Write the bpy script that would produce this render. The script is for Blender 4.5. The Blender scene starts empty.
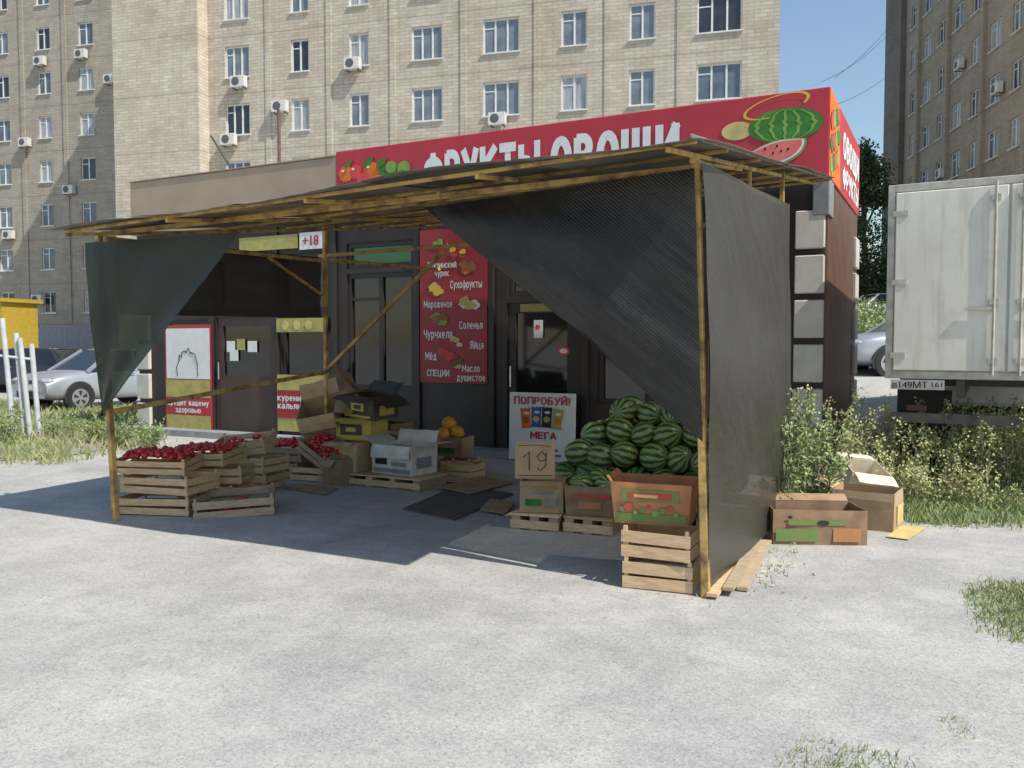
import bpy, math, random
from mathutils import Vector, Matrix
random.seed(7)
R=math.radians; PI=math.pi
sc=bpy.context.scene; COL=sc.collection
# ---------------------------------------------------------------- camera frame (used to lay things out on real planes)
F=850.; TH=math.atan(39/850.); YAW=R(27.5)
fh=Vector((-math.sin(YAW),math.cos(YAW),0)); rt=Vector((math.cos(YAW),math.sin(YAW),0)); UP=Vector((0,0,1))
CF=fh*math.cos(TH)-UP*math.sin(TH); CU=fh*math.sin(TH)+UP*math.cos(TH); CAM=Vector((0,0,1.6))
def ray(px,py): return rt*((px-512)/F)+CU*((384-py)/F)+CF
def hit(px,py,p0,n):
    d=ray(px,py); return CAM+d*((Vector(p0)-CAM).dot(n)/d.dot(n))
def G(px,py,z=0): return hit(px,py,(0,0,z),UP)
def WY(px,py,Y): return hit(px,py,(0,Y,0),Vector((0,1,0)))
def W(lat,d,z=0): return fh*d+rt*lat+UP*z
def PD(px,d,z=0): return W((px-512)/F*d,d,z)
def ss(x,a,b):
    t=min(1,max(0,(x-a)/(b-a))); return t*t*(3-2*t)
def gh(x,y):
    if y<9: return 0.
    h=ss(y,9,19)*.95 if y<19 else min(2.8,.95+(y-19)*.07)
    xl=-1.4-max(0,y-10.5)*.13
    return h*ss(x-xl,-3,0)
# ---------------------------------------------------------------- object helpers
def tag(o,label=None,cat=None,group=None,kind=None):
    if label: o['label']=label
    if cat: o['category']=cat
    if group: o['group']=group
    if kind: o['kind']=kind
    return o
def thing(name,label,cat,loc=(0,0,0),rz=0,group=None,rot=None):
    o=bpy.data.objects.new(name,None); COL.objects.link(o); o.empty_display_size=.1
    o.location=loc; o.rotation_euler=rot if rot else (0,0,rz)
    return tag(o,label,cat,group)
def invm(p):
    M=p.matrix_basis.copy(); p=p.parent
    while p: M=p.matrix_basis@M; p=p.parent
    return M.inverted()
def dup(o,parent=None):
    c=o.copy(); COL.objects.link(c); c.parent=parent
    for ch in list(o.children): dup(ch,c)
    return c
class MB:
    def __init__(s): s.v=[];s.f=[];s.mi=[];s.sm=[]
    def add(s,vs,fs,mi=0,sm=False):
        n=len(s.v); s.v+=[Vector(v) for v in vs]
        for f in fs: s.f.append([i+n for i in f]); s.mi.append(mi); s.sm.append(sm)
        return s
    def box(s,c,sz,rz=0,mi=0,M=None):
        x,y,z=[k/2 for k in sz]
        vs=[Vector((a*x,b*y,e*z)) for a,b,e in((-1,-1,-1),(1,-1,-1),(1,1,-1),(-1,1,-1),(-1,-1,1),(1,-1,1),(1,1,1),(-1,1,1))]
        m=Matrix.Translation(c)@(M if M else Matrix.Rotation(rz,4,'Z'))
        return s.add([m@v for v in vs],[(0,3,2,1),(4,5,6,7),(0,1,5,4),(1,2,6,5),(2,3,7,6),(3,0,4,7)],mi)
    def bb(s,x0,x1,y0,y1,z0,z1,mi=0): return s.box(((x0+x1)/2,(y0+y1)/2,(z0+z1)/2),(abs(x1-x0),abs(y1-y0),abs(z1-z0)),0,mi)
    def bar(s,a,b,w,h=None,mi=0):
        a=Vector(a);b=Vector(b);d=b-a;h=h or w
        q=d.to_track_quat('Y','Z').to_matrix().to_4x4()
        return s.box((a+b)/2,(w,d.length,h),0,mi,q)
    def tube(s,pts,r,n=8,mi=0,cap=True):
        pts=[Vector(p) for p in pts]; rr=r if isinstance(r,(list,tuple)) else [r]*len(pts); vs=[];fs=[]
        for i,p in enumerate(pts):
            d=(pts[min(i+1,len(pts)-1)]-pts[max(i-1,0)]).normalized(); q=d.to_track_quat('Z','Y')
            for k in range(n):
                a=2*PI*k/n; vs.append(p+q@Vector((math.cos(a)*rr[i],math.sin(a)*rr[i],0)))
        for i in range(len(pts)-1):
            for k in range(n): fs.append((i*n+k,i*n+(k+1)%n,(i+1)*n+(k+1)%n,(i+1)*n+k))
        s.add(vs,fs,mi,True)
        if cap:
            m=len(pts); s.add([vs[k] for k in range(n)],[tuple(reversed(range(n)))],mi); s.add([vs[(m-1)*n+k] for k in range(n)],[tuple(range(n))],mi)
        return s
    def sph(s,c,r,nu=14,nv=9,mi=0):
        r=r if isinstance(r,(list,tuple)) else (r,r,r); vs=[];fs=[]
        for j in range(nv+1):
            p=PI*j/nv
            for i in range(nu):
                a=2*PI*i/nu; vs.append(Vector(c)+Vector((r[0]*math.sin(p)*math.cos(a),r[1]*math.sin(p)*math.sin(a),r[2]*math.cos(p))))
        for j in range(nv):
            for i in range(nu): fs.append((j*nu+i,(j+1)*nu+i,(j+1)*nu+(i+1)%nu,j*nu+(i+1)%nu))
        return s.add(vs,fs,mi,True)
    def poly(s,pts,mi=0): return s.add(pts,[tuple(range(len(pts)))],mi)
    def quad(s,a,b,c,d,mi=0): return s.add([a,b,c,d],[(0,1,2,3)],mi)
    def build(s,name,mats,parent=None,world=False,bevel=0,sub=0,loc=None):
        vs=s.v
        if world and parent:
            I=invm(parent); vs=[I@v for v in vs]
        me=bpy.data.meshes.new(name); me.from_pydata([tuple(v) for v in vs],[],s.f); 
        if not isinstance(mats,(list,tuple)): mats=[mats]
        for m in mats: me.materials.append(m)
        me.polygons.foreach_set('material_index',s.mi); me.polygons.foreach_set('use_smooth',s.sm); me.update()
        o=bpy.data.objects.new(name,me); COL.objects.link(o); o.parent=parent
        if loc is not None: o.location=loc
        if bevel:
            b=o.modifiers.new('Bevel','BEVEL'); b.width=bevel; b.segments=1; b.limit_method='ANGLE'
        if sub:
            b=o.modifiers.new('Sub','SUBSURF'); b.levels=sub; b.render_levels=sub
        return o
RX90=Matrix.Rotation(PI/2,4,'X')
def text(body,w,h,m,M,parent,world=False,name='lettering',bold=0.02):
    cu=bpy.data.curves.new('t','FONT'); cu.body=body; cu.align_x='CENTER'
    ob=bpy.data.objects.new('t',cu); COL.objects.link(ob); bpy.context.view_layer.update()
    me=bpy.data.meshes.new_from_object(ob.evaluated_get(bpy.context.evaluated_depsgraph_get()))
    bpy.data.objects.remove(ob)
    xs=[v.co.x for v in me.vertices]; ys=[v.co.y for v in me.vertices]
    x0,x1,y0,y1=min(xs),max(xs),min(ys),max(ys); I=invm(parent) if world else Matrix.Identity(4)
    base=[((v.co.x-(x0+x1)/2)/(x1-x0)*w,(v.co.y-(y0+y1)/2)/(y1-y0)*h) for v in me.vertices]; fs=[tuple(p.vertices) for p in me.polygons]
    b=bold*h; mb=MB()
    for k,(dx,dy) in enumerate([(-1,0),(-.33,.4),(.33,-.4),(1,0)]):
        mb.add([I@M@Vector((x+dx*b,y+dy*b*.6,.0003*k)) for x,y in base],fs)
    return mb.build(name,m,parent)
# bold sign lettering drawn as strokes (Cyrillic)
def arc(cx,cy,rx,ry,a0,a1,n=9): return [(cx+rx*math.cos(R(a0+(a1-a0)*i/n)),cy+ry*math.sin(R(a0+(a1-a0)*i/n))) for i in range(n+1)]
GL={'О':(.56,[arc(.28,.5,.28,.5,90,450,18)]),'Ф':(.74,[arc(.37,.54,.37,.32,90,450,18),[(.37,0),(.37,1)]]),'Р':(.5,[[(0,0),(0,1)]+arc(.24,.73,.26,.27,90,-90)+[(0,.46)]]),
'У':(.56,[[(0,1),(.3,.42)],[(.56,1),(.3,.2),(.2,0),(.05,0)]]),'К':(.56,[[(0,0),(0,1)],[(.54,1),(.04,.5),(.56,0)]]),'Т':(.56,[[(0,1),(.56,1)],[(.28,1),(.28,0)]]),
'Ы':(.72,[[(0,1),(0,0)]+arc(.2,.29,.24,.29,-90,90)+[(0,.58)],[(.72,0),(.72,1)]]),'В':(.5,[[(0,0),(0,1)]+arc(.22,.76,.22,.24,90,-90)+[(0,.52)],[(0,.52)]+arc(.24,.26,.26,.26,90,-90)+[(0,0)]]),
'Щ':(.86,[[(0,1),(0,0),(.86,0),(.86,-.2)],[(.38,1),(.38,0)],[(.76,1),(.76,0)]]),'Ш':(.76,[[(0,1),(0,0),(.76,0),(.76,1)],[(.38,1),(.38,0)]]),'И':(.54,[[(0,1),(0,0),(.54,1),(.54,0)]]),'Й':(.54,[[(0,1),(0,0),(.54,1),(.54,0)],[(.14,1.22),(.27,1.15),(.4,1.22)]]),
'П':(.54,[[(0,0),(0,1),(.54,1),(.54,0)]]),'Б':(.5,[[(.46,1),(0,1),(0,0)]+arc(.24,.29,.26,.29,-90,90)+[(0,.58)]]),'М':(.7,[[(0,0),(0,1),(.35,.3),(.7,1),(.7,0)]]),'Е':(.46,[[(.46,1),(0,1),(0,0),(.46,0)],[(0,.5),(.4,.5)]]),
'Г':(.44,[[(0,0),(0,1),(.44,1)]]),'А':(.6,[[(0,0),(.3,1),(.6,0)],[(.1,.3),(.5,.3)]]),'С':(.52,[arc(.28,.5,.28,.5,40,320,14)]),
'Н':(.52,[[(0,0),(0,1)],[(.52,0),(.52,1)],[(0,.5),(.52,.5)]]),'З':(.46,[arc(.2,.75,.22,.25,150,-80),arc(.2,.26,.25,.26,80,-150)]),'Ч':(.5,[[(0,1),(0,.62),(.1,.45),(.5,.45)],[(.5,1),(.5,0)]]),'Х':(.56,[[(0,0),(.56,1)],[(0,1),(.56,0)]]),
'Л':(.56,[[(0,0),(.1,.12),(.18,1),(.56,1),(.56,0)]]),'Ь':(.48,[[(0,1),(0,0)]+arc(.22,.29,.24,.29,-90,90)+[(0,.58)]]),'Я':(.5,[[(.5,0),(.5,1)]+arc(.24,.74,.24,.26,90,270)+[(.5,.48)],[(.28,.48),(0,0)]]),'Ц':(.62,[[(0,1),(0,0),(.62,0),(.62,-.2)],[(.52,1),(.52,0)]]),
'Д':(.66,[[(0,-.2),(0,0),(.66,0),(.66,-.2)],[(.1,0),(.2,1),(.56,1),(.56,0)]]),'Ю':(.78,[[(0,0),(0,1)],[(0,.5),(.24,.5)],arc(.51,.5,.27,.5,90,450,16)]),'!':(.08,[[(.04,1),(.04,.3)],[(.04,.02),(.04,0)]]),' ':(.2,[]),
'а':(.42,[[(.03,.62)]+arc(.22,.5,.2,.22,110,0)+[(.42,0)],arc(.2,.2,.2,.2,90,450,12)]),'е':(.44,[[(.02,.36),(.44,.36)]+arc(.22,.36,.22,.36,0,310,12)]),'ё':(.44,[[(.02,.36),(.44,.36)]+arc(.22,.36,.22,.36,0,310,12),[(.1,.95),(.12,.95)],[(.32,.95),(.34,.95)]]),
'р':(.44,[[(0,-.3),(0,.72)],arc(.22,.36,.22,.36,90,450,14)]),'у':(.44,[[(0,.72),(.24,.05)],[(.44,.72),(.1,-.3)]]),'ф':(.66,[[(.33,-.3),(.33,1)],arc(.33,.36,.33,.34,90,450,16)]),'ж':(.62,[[(.31,0),(.31,.72)],[(0,.72),(.31,.36),(0,0)],[(.62,.72),(.31,.36),(.62,0)]])}
for c in 'огктывщшийпмснзчхльяцдю':
    w_,st_=GL[c.upper()]; GL[c]=(w_*.82,[[(x*.82,y*.72) for x,y in s_] for s_ in st_])
def sign(body,w,h,m,M,parent,world=False,name='lettering',t=.19):
    lines=body.split('\n'); segs=[]; lw=[]; LH=1.45
    for li,ln in enumerate(lines):
        x=0; L=[]
        for ch in ln:
            gw,st=GL[ch]
            for s_ in st: L.append([(x+a,b) for a,b in s_])
            x+=gw+.13+t*.75
        lw.append(x-.13-t*.75); segs.append(L)
    mw=max(lw); I=invm(parent) if world else Matrix.Identity(4); n=len(lines); Ht=(n-1)*LH+1+t; sx=w/(mw+t); sy=h/Ht; mb=MB(); k=0
    def P(x,y,kk): return I@M@Vector((x*sx,y*sy,.00012*kk))
    for li,L in enumerate(segs):
        ox=-lw[li]/2; oy=-(li*LH)+((n-1)*LH-1)/2
        for s_ in L:
            for i in range(len(s_)-1):
                a=Vector((s_[i][0]+ox,s_[i][1]+oy)); b=Vector((s_[i+1][0]+ox,s_[i+1][1]+oy)); d=b-a
                if d.length<1e-6: continue
                d.normalize(); ext=t*.42 if len(s_)<8 else t*.12; a=a-d*ext*.9; b=b+d*ext*.9; nn=Vector((-d.y,d.x))*t/2; k=(k+1)%40
                mb.add([P(*(a+nn),k),P(*(a-nn),k),P(*(b-nn),k),P(*(b+nn),k)],[(0,1,2,3)])
    return mb.build(name,m,parent)
def disc(mb,c,rx,rz,n=24,a0=0,a1=2*PI,mi=0,tilt=0):   # flat ellipse facing -y
    pts=[]
    full=abs(a1-a0-2*PI)<1e-4; m=n if full else n+1
    for i in range(m):
        a=a0+(a1-a0)*i/n; x=rx*math.cos(a); z=rz*math.sin(a)
        pts.append((c[0]+x*math.cos(tilt)-z*math.sin(tilt),c[1],c[2]+x*math.sin(tilt)+z*math.cos(tilt)))
    mb.poly(pts,mi); return mb
# ---------------------------------------------------------------- materials
def newmat(name):
    m=bpy.data.materials.new(name); m.use_nodes=True; nt=m.node_tree; b=nt.nodes['Principled BSDF']; return m,nt,b
def N(nt,t,**k):
    n=nt.nodes.new(t)
    for a,v in k.items(): setattr(n,a,v)
    return n
def mixc(nt,fac,a,b,mode='MIX'):
    n=N(nt,'ShaderNodeMix',data_type='RGBA',blend_type=mode)
    for s,v in((0,fac),(6,a),(7,b)):
        if isinstance(v,(int,float)): n.inputs[s].default_value=v
        elif isinstance(v,(tuple,list)): n.inputs[s].default_value=(*v[:3],1)
        else: nt.links.new(v,n.inputs[s])
    return n.outputs[2]
def ramp(nt,src,a,b):
    n=N(nt,'ShaderNodeMapRange'); n.inputs[1].default_value=a; n.inputs[2].default_value=b; nt.links.new(src,n.inputs[0]); return n.outputs[0]
def math_(nt,op,a,b):
    n=N(nt,'ShaderNodeMath',operation=op)
    for i,v in enumerate((a,b)):
        if isinstance(v,(int,float)): n.inputs[i].default_value=v
        else: nt.links.new(v,n.inputs[i])
    return n.outputs[0]
def noiz(nt,vec,scale,detail=4,rough=.6):
    n=N(nt,'ShaderNodeTexNoise'); n.inputs['Scale'].default_value=scale; n.inputs['Detail'].default_value=detail; n.inputs['Roughness'].default_value=rough
    if vec: nt.links.new(vec,n.inputs['Vector'])
    return n.outputs[0]
def mapv(nt,v,scale=(1,1,1),rot=(0,0,0)):
    m=N(nt,'ShaderNodeMapping'); m.inputs['Scale'].default_value=scale; m.inputs['Rotation'].default_value=rot; nt.links.new(v,m.inputs[0]); return m.outputs[0]
def objv(nt,scale=None):
    t=N(nt,'ShaderNodeTexCoord').outputs['Object']
    return mapv(nt,t,scale) if scale else t
def bump(nt,b,h,strength,dist=.01):
    n=N(nt,'ShaderNodeBump'); n.inputs['Strength'].default_value=strength; n.inputs['Distance'].default_value=dist
    nt.links.new(h,n.inputs['Height']); nt.links.new(n.outputs[0],b.inputs['Normal'])
def mat(name,c,c2=None,rough=.7,scale=6,metal=0,bmp=0,bscale=60,stretch=None,lo=.35,hi=.65,spec=.5,trans=0,rnd=0):
    m,nt,b=newmat(name); v=objv(nt,stretch); n=noiz(nt,v,scale)
    c2=c2 or tuple(k*.72 for k in c)
    out=mixc(nt,ramp(nt,n,lo,hi),c,c2)
    if rnd:
        oi=N(nt,'ShaderNodeObjectInfo'); hs=N(nt,'ShaderNodeHueSaturation'); nt.links.new(out,hs.inputs['Color']); nt.links.new(ramp(nt,oi.outputs['Random'],0,1),hs.inputs['Value'])
        mr=hs.inputs['Value'].links[0].from_node; mr.inputs[3].default_value=1-rnd; mr.inputs[4].default_value=1+rnd; out=hs.outputs[0]
    nt.links.new(out,b.inputs['Base Color'])
    b.inputs['Roughness'].default_value=rough; b.inputs['Metallic'].default_value=metal; b.inputs['Specular IOR Level'].default_value=spec
    if bmp: bump(nt,b,noiz(nt,v,bscale),bmp)
    if trans: transp(m,trans)
    return m
def transp(m,f,col=(1,1,1)):
    nt=m.node_tree; b=nt.nodes['Principled BSDF']; o=nt.nodes['Material Output']; t=N(nt,'ShaderNodeBsdfTransparent'); x=N(nt,'ShaderNodeMixShader'); t.inputs[0].default_value=(*col,1)
    x.inputs[0].default_value=f; nt.links.new(b.outputs[0],x.inputs[1]); nt.links.new(t.outputs[0],x.inputs[2]); nt.links.new(x.outputs[0],o.inputs[0])
def m_ground():
    m,nt,b=newmat('asphalt'); v=objv(nt)
    big=noiz(nt,v,.38,6,.62); med=noiz(nt,v,1.3,8,.68); med2=noiz(nt,v,6.,7,.76); fine=noiz(nt,v,40,5,.8)
    c=mixc(nt,ramp(nt,big,.38,.62),(.37,.36,.34),(.485,.465,.425))
    c=mixc(nt,ramp(nt,med,.42,.66),c,(.58,.555,.505))
    c=mixc(nt,ramp(nt,med2,.48,.72),c,mixc(nt,.42,c,(.24,.235,.225)))
    c=mixc(nt,ramp(nt,fine,.38,.60),mixc(nt,.32,c,(.14,.14,.135)),c)
    vo=N(nt,'ShaderNodeTexVoronoi'); vo.inputs['Scale'].default_value=120; nt.links.new(v,vo.inputs['Vector'])
    sp=N(nt,'ShaderNodeSeparateColor'); nt.links.new(vo.outputs['Color'],sp.inputs[0])
    c=mixc(nt,ramp(nt,sp.outputs[0],.5,1.),c,mixc(nt,.3,c,(.70,.68,.64)))
    c=mixc(nt,ramp(nt,sp.outputs[1],.84,1.),c,mixc(nt,.5,c,(.14,.14,.14)))
    nt.links.new(c,b.inputs['Base Color']); b.inputs['Roughness'].default_value=.95; b.inputs['Specular IOR Level'].default_value=.12
    bump(nt,b,math_(nt,'ADD',fine,math_(nt,'MULTIPLY',med2,1.6)),.42,.011)
    return m
def m_brick(name,c1,c2,mort,dark=1.):
    m,nt,b=newmat(name); t=objv(nt); s=N(nt,'ShaderNodeSeparateXYZ'); nt.links.new(t,s.inputs[0])
    a=math_(nt,'ADD',s.outputs[0],s.outputs[1])
    cb=N(nt,'ShaderNodeCombineXYZ'); nt.links.new(a,cb.inputs[0]); nt.links.new(s.outputs[2],cb.inputs[1])
    br=N(nt,'ShaderNodeTexBrick'); br.inputs['Scale'].default_value=1; br.inputs['Brick Width'].default_value=.52; br.inputs['Row Height'].default_value=.155
    br.inputs['Mortar Size'].default_value=.017; br.inputs['Bias'].default_value=-.1; br.inputs['Mortar Smooth'].default_value=.3
    for k,v in(('Color1',c1),('Color2',c2),('Mortar',mort)): br.inputs[k].default_value=(*v,1)
    nt.links.new(cb.outputs[0],br.inputs['Vector'])
    st=noiz(nt,t,.35,5,.7); st2=noiz(nt,mapv(nt,t,(1.6,1.6,.5)),1.5,5,.7)
    c=mixc(nt,ramp(nt,st,.4,.7),br.outputs[0],mixc(nt,1.,br.outputs[0],(.82,.80,.77),'MULTIPLY'))
    c=mixc(nt,ramp(nt,st2,.45,.75),c,mixc(nt,1.,c,(.84,.82,.80),'MULTIPLY'))
    fl=math_(nt,'FRACT',math_(nt,'DIVIDE',math_(nt,'ADD',s.outputs[2],.1),2.8),0.)
    c=mixc(nt,ramp(nt,fl,.0,.06),mixc(nt,1.,c,(.80,.79,.78),'MULTIPLY'),c)
    nt.links.new(c,b.inputs['Base Color']); b.inputs['Roughness'].default_value=.9; b.inputs['Specular IOR Level'].default_value=.2
    bump(nt,b,br.outputs['Fac'],-.4,.02); return m
def m_melon():
    m,nt,b=newmat('watermelon_rind'); t=objv(nt); s=N(nt,'ShaderNodeSeparateXYZ'); nt.links.new(t,s.inputs[0])
    at=math_(nt,'ARCTAN2',s.outputs[1],s.outputs[0])
    ad=math_(nt,'ADD',math_(nt,'MULTIPLY',at,11.),math_(nt,'MULTIPLY',noiz(nt,t,19,3,.6),4.2))
    si=math_(nt,'SINE',ad,0.)
    c=mixc(nt,ramp(nt,si,-.4,.2),(.025,.075,.025),(.27,.36,.13)); c=mixc(nt,ramp(nt,noiz(nt,t,60,2),.4,.7),c,mixc(nt,.35,c,(.07,.15,.05)))
    nt.links.new(c,b.inputs['Base Color']); b.inputs['Roughness'].default_value=.36; return m
def m_panel(name,c,dust,ribscale,rot,rough=.4,tr=0.,lo=.45,hi=.75,streak=(.6,.6,7),ribc=.8,bm=.12,film=.12,cloud=.9,spec=.5,tcol=(1,1,1),rot2=None):
    m,nt,b=newmat(name); t=objv(nt); v=mapv(nt,t,(1,1,1),rot)
    w=N(nt,'ShaderNodeTexWave'); w.bands_direction='Z'; w.inputs['Scale'].default_value=ribscale; nt.links.new(v,w.inputs[0])
    wf=w.outputs[1]
    if rot2:
        w2=N(nt,'ShaderNodeTexWave'); w2.bands_direction='Z'; w2.inputs['Scale'].default_value=ribscale*.8; nt.links.new(mapv(nt,t,(1,1,1),rot2),w2.inputs[0]); wf=math_(nt,'MULTIPLY',math_(nt,'ADD',wf,.35),math_(nt,'ADD',w2.outputs[1],.2))
    n1=noiz(nt,t,1.3,6,.65); n2=noiz(nt,mapv(nt,v,streak),1.8,6,.75); n3=noiz(nt,mapv(nt,v,(1.2,1.2,34)),2.2,4,.8); n4=noiz(nt,t,35,3,.7)
    d=math_(nt,'MULTIPLY',ramp(nt,n1,lo-.1,hi),ramp(nt,n2,.38,.75))
    d=math_(nt,'ADD',math_(nt,'MULTIPLY',d,cloud),math_(nt,'MULTIPLY',math_(nt,'MULTIPLY',ramp(nt,n3,.62,.70),ramp(nt,n1,.45,.6)),.8))
    d=math_(nt,'ADD',d,math_(nt,'MULTIPLY',ramp(nt,n4,.5,.8),film)); q=N(nt,'ShaderNodeClamp'); nt.links.new(d,q.inputs[0])
    cc=mixc(nt,q.outputs[0],c,dust); cc=mixc(nt,wf,mixc(nt,1.,cc,(ribc,ribc,ribc),'MULTIPLY'),cc)
    nt.links.new(cc,b.inputs['Base Color']); nt.links.new(ramp(nt,q.outputs[0],0,1.),b.inputs['Roughness'])
    mr=b.inputs['Roughness'].links[0].from_node; mr.inputs[3].default_value=rough; mr.inputs[4].default_value=.8
    b.inputs['Specular IOR Level'].default_value=spec
    bump(nt,b,math_(nt,'ADD',wf,math_(nt,'MULTIPLY',n1,8.)),bm,.008)
    if tr: transp(m,tr,tcol)
    return m
M={}
M['ground']=m_ground()
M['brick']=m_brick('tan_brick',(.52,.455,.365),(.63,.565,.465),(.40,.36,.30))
M['brick_blank']=m_brick('tan_brick_painted_sun',(.56,.495,.395),(.69,.61,.50),(.44,.40,.33))  # tan brick made paler, sunlight on the blank tower painted into the colour
M['brick_far']=m_brick('tan_brick_painted_shade',(.39,.345,.285),(.465,.41,.345),(.32,.29,.24))  # tan brick made darker, shade on the left wing painted into the colour
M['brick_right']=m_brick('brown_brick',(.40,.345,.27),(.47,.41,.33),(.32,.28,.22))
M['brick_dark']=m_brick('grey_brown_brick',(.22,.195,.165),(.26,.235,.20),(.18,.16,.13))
M['white_frame']=mat('white_frame',(.74,.74,.72),(.62,.62,.60),.4)
def glass(n,c,r=.08): return mat(n,c,tuple(k*.6 for k in c),r,1.2,spec=.8)
M['gl0']=glass('window_glass_painted_sky',(.14,.175,.21)); M['gl1']=glass('window_glass_dark',(.04,.045,.05)); M['gl2']=mat('curtain_behind_glass',(.46,.48,.48),(.24,.26,.28),.15,2,stretch=(6,1,.5)); M['gl3']=glass('window_glass_mid',(.22,.26,.29))  # bluish panes carry the sky's reflection as painted base colour
M['grey_render']=mat('grey_render',(.33,.34,.35))
M['ac']=mat('ac_white',(.70,.69,.64),(.56,.54,.5),.5); M['dark']=mat('dark',(.03,.03,.03)); M['grille']=mat('grille',(.12,.12,.12))
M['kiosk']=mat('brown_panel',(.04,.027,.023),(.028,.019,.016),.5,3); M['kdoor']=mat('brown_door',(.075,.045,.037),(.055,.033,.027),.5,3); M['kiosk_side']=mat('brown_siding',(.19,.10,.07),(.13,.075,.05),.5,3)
M['kglass']=glass('shop_glass',(.015,.017,.017),.07); M['kglass_g']=glass('green_glass',(.02,.18,.03),.2)
M['tan_fascia']=mat('tan_fascia',(.42,.315,.22),(.36,.27,.19),.5,1.5); M['red']=mat('red_sign',(.52,.035,.055),(.45,.03,.045),.45,2); M['red_dk']=mat('red_banner',(.36,.022,.032),(.30,.02,.027),.5,2)
M['white']=mat('white_print',(.8,.8,.78),(.73,.73,.71),.5); M['black']=mat('black_print',(.02,.02,.02)); M['yellow']=mat('yellow_print',(.75,.52,.05),(.7,.45,.04),.5)
M['olive']=mat('olive_print',(.50,.43,.13),(.36,.32,.10)); M['block']=mat('beige_block',(.64,.61,.54),(.54,.51,.44),.75,4,bmp=.2)
M['soffit']=mat('soffit_grey',(.28,.29,.29)); M['green']=mat('green_print',(.06,.25,.03),(.03,.15,.02)); M['lgreen']=mat('light_green_print',(.25,.42,.08)); M['orange']=mat('orange_print',(.8,.2,.02),(.7,.12,.02)); M['pink']=mat('pink_print',(.75,.08,.08)); M['slice']=mat('slice_print',(.80,.20,.16),(.7,.14,.12)); M['melonp']=mat('melon_print',(.7,.55,.22)); M['blue']=mat('blue_print',(.05,.12,.4)); M['brownp']=mat('brown_print',(.3,.14,.05))
M['ypaint']=mat('rusty_yellow_paint',(.56,.37,.11),(.19,.105,.045),.6,7,lo=.45,hi=.68,bmp=.35,bscale=90,rnd=.15)
M['sheet']=mat('roof_sheet',(.17,.15,.12),(.07,.06,.05),.5,2.2,bmp=.2,bscale=30,rnd=.3,stretch=(1,.3,1)); M['ply']=mat('plywood',(.36,.26,.16),(.2,.14,.08),.8,4,stretch=(1,.2,1))
M['edge']=mat('roof_edge',(.30,.25,.17),(.13,.10,.07),.7,6,bmp=.3)
M['drape']=m_panel('dark_corrugated_plastic',(.012,.0105,.0095),(.12,.11,.097),16,(0,R(-40),0),.28,.03,.48,.78,ribc=.45,film=.10,spec=.45,bm=.15)
M['drape_g']=m_panel('dark_green_corrugated_plastic',(.009,.016,.010),(.05,.06,.045),16,(0,R(-50),0),.30,.04,.5,.78,ribc=.45,film=.08,spec=.42,tcol=(.5,1,.5))
M['sidep']=m_panel('dusty_corrugated_plastic',(.055,.050,.042),(.150,.138,.118),15,(R(42),0,0),.30,.09,.38,.8,(.5,.5,2.5),.40,bm=.14,film=.3,cloud=.6,rot2=(R(-48),0,0))
M['leftp']=m_panel('brown_translucent_plastic',(.030,.021,.017),(.06,.047,.038),16,(0,0,0),.4,.07)
M['wood']=mat('crate_wood',(.68,.49,.29),(.50,.33,.18),.75,5,stretch=(1.5,8,8),rnd=.22,bmp=.2); M['wood_old']=mat('weathered_wood',(.46,.35,.23),(.32,.24,.15),.85,6,stretch=(1.5,8,8),rnd=.2)
M['card']=mat('cardboard',(.53,.375,.23),(.42,.285,.165),.85,5,rnd=.15,bmp=.1,bscale=14); M['card_dk']=mat('worn_cardboard',(.40,.26,.15),(.27,.17,.10),.85,6,rnd=.15,bmp=.15,bscale=12); M['card_w']=mat('white_cardboard',(.66,.65,.61),(.50,.48,.44),.7,6)
M['carton_or']=mat('orange_printed_cardboard',(.56,.22,.08),(.38,.18,.08),.7,7); M['carton_gr']=mat('green_printed_cardboard',(.12,.24,.06),(.2,.22,.07),.7,9); M['carton_rd']=mat('red_printed_cardboard',(.5,.06,.03),(.4,.09,.04),.7,9)
M['banana_y']=mat('yellow_carton',(.62,.48,.10),(.50,.37,.08),.6); M['banana_k']=mat('black_carton',(.035,.03,.02),(.07,.06,.04),.6)
M['melon']=m_melon(); M['fruit']=mat('red_fruit',(.62,.035,.03),(.38,.015,.02),.3,20); M['ymelon']=mat('yellow_melon',(.8,.38,.04),(.62,.27,.03),.45,8); M['foam']=mat('foam',(.74,.68,.54),(.60,.52,.40),.7)
M['mat']=mat('rubber_mat',(.07,.07,.066),(.12,.11,.10),.9,20,bmp=.4)
M['leaf']=mat('weed_leaf',(.28,.35,.13),(.15,.22,.07),.6,4); M['leaf_y']=mat('dry_weed_leaf',(.55,.52,.25),(.30,.34,.13),.6,3); M['leaf_d']=mat('tree_leaf',(.055,.10,.03),(.025,.055,.015),.6,.8)
M['grass']=mat('grass_blade',(.20,.28,.09),(.42,.38,.20),.7,1.2); M['grass_g']=mat('green_grass_blade',(.18,.28,.08),(.36,.37,.17),.7,1.2); M['stem']=mat('stem',(.38,.35,.2)); M['bark']=mat('bark',(.09,.065,.045)); M['soil']=mat('soil',(.36,.34,.28),(.20,.21,.13),.95,3,bmp=.5)
M['tyre']=mat('tyre',(.02,.02,.02)); M['rim']=mat('rim',(.5,.5,.5),None,.3,metal=.7); M['chrome']=mat('chrome',(.6,.6,.6),None,.2,metal=.9)
M['carglass']=glass('car_glass',(.02,.025,.03),.05); M['lamp']=mat('lamp_glass',(.5,.52,.54),(.25,.27,.3),.1); M['tail']=mat('tail_lamp',(.12,.02,.02),None,.3)
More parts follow.
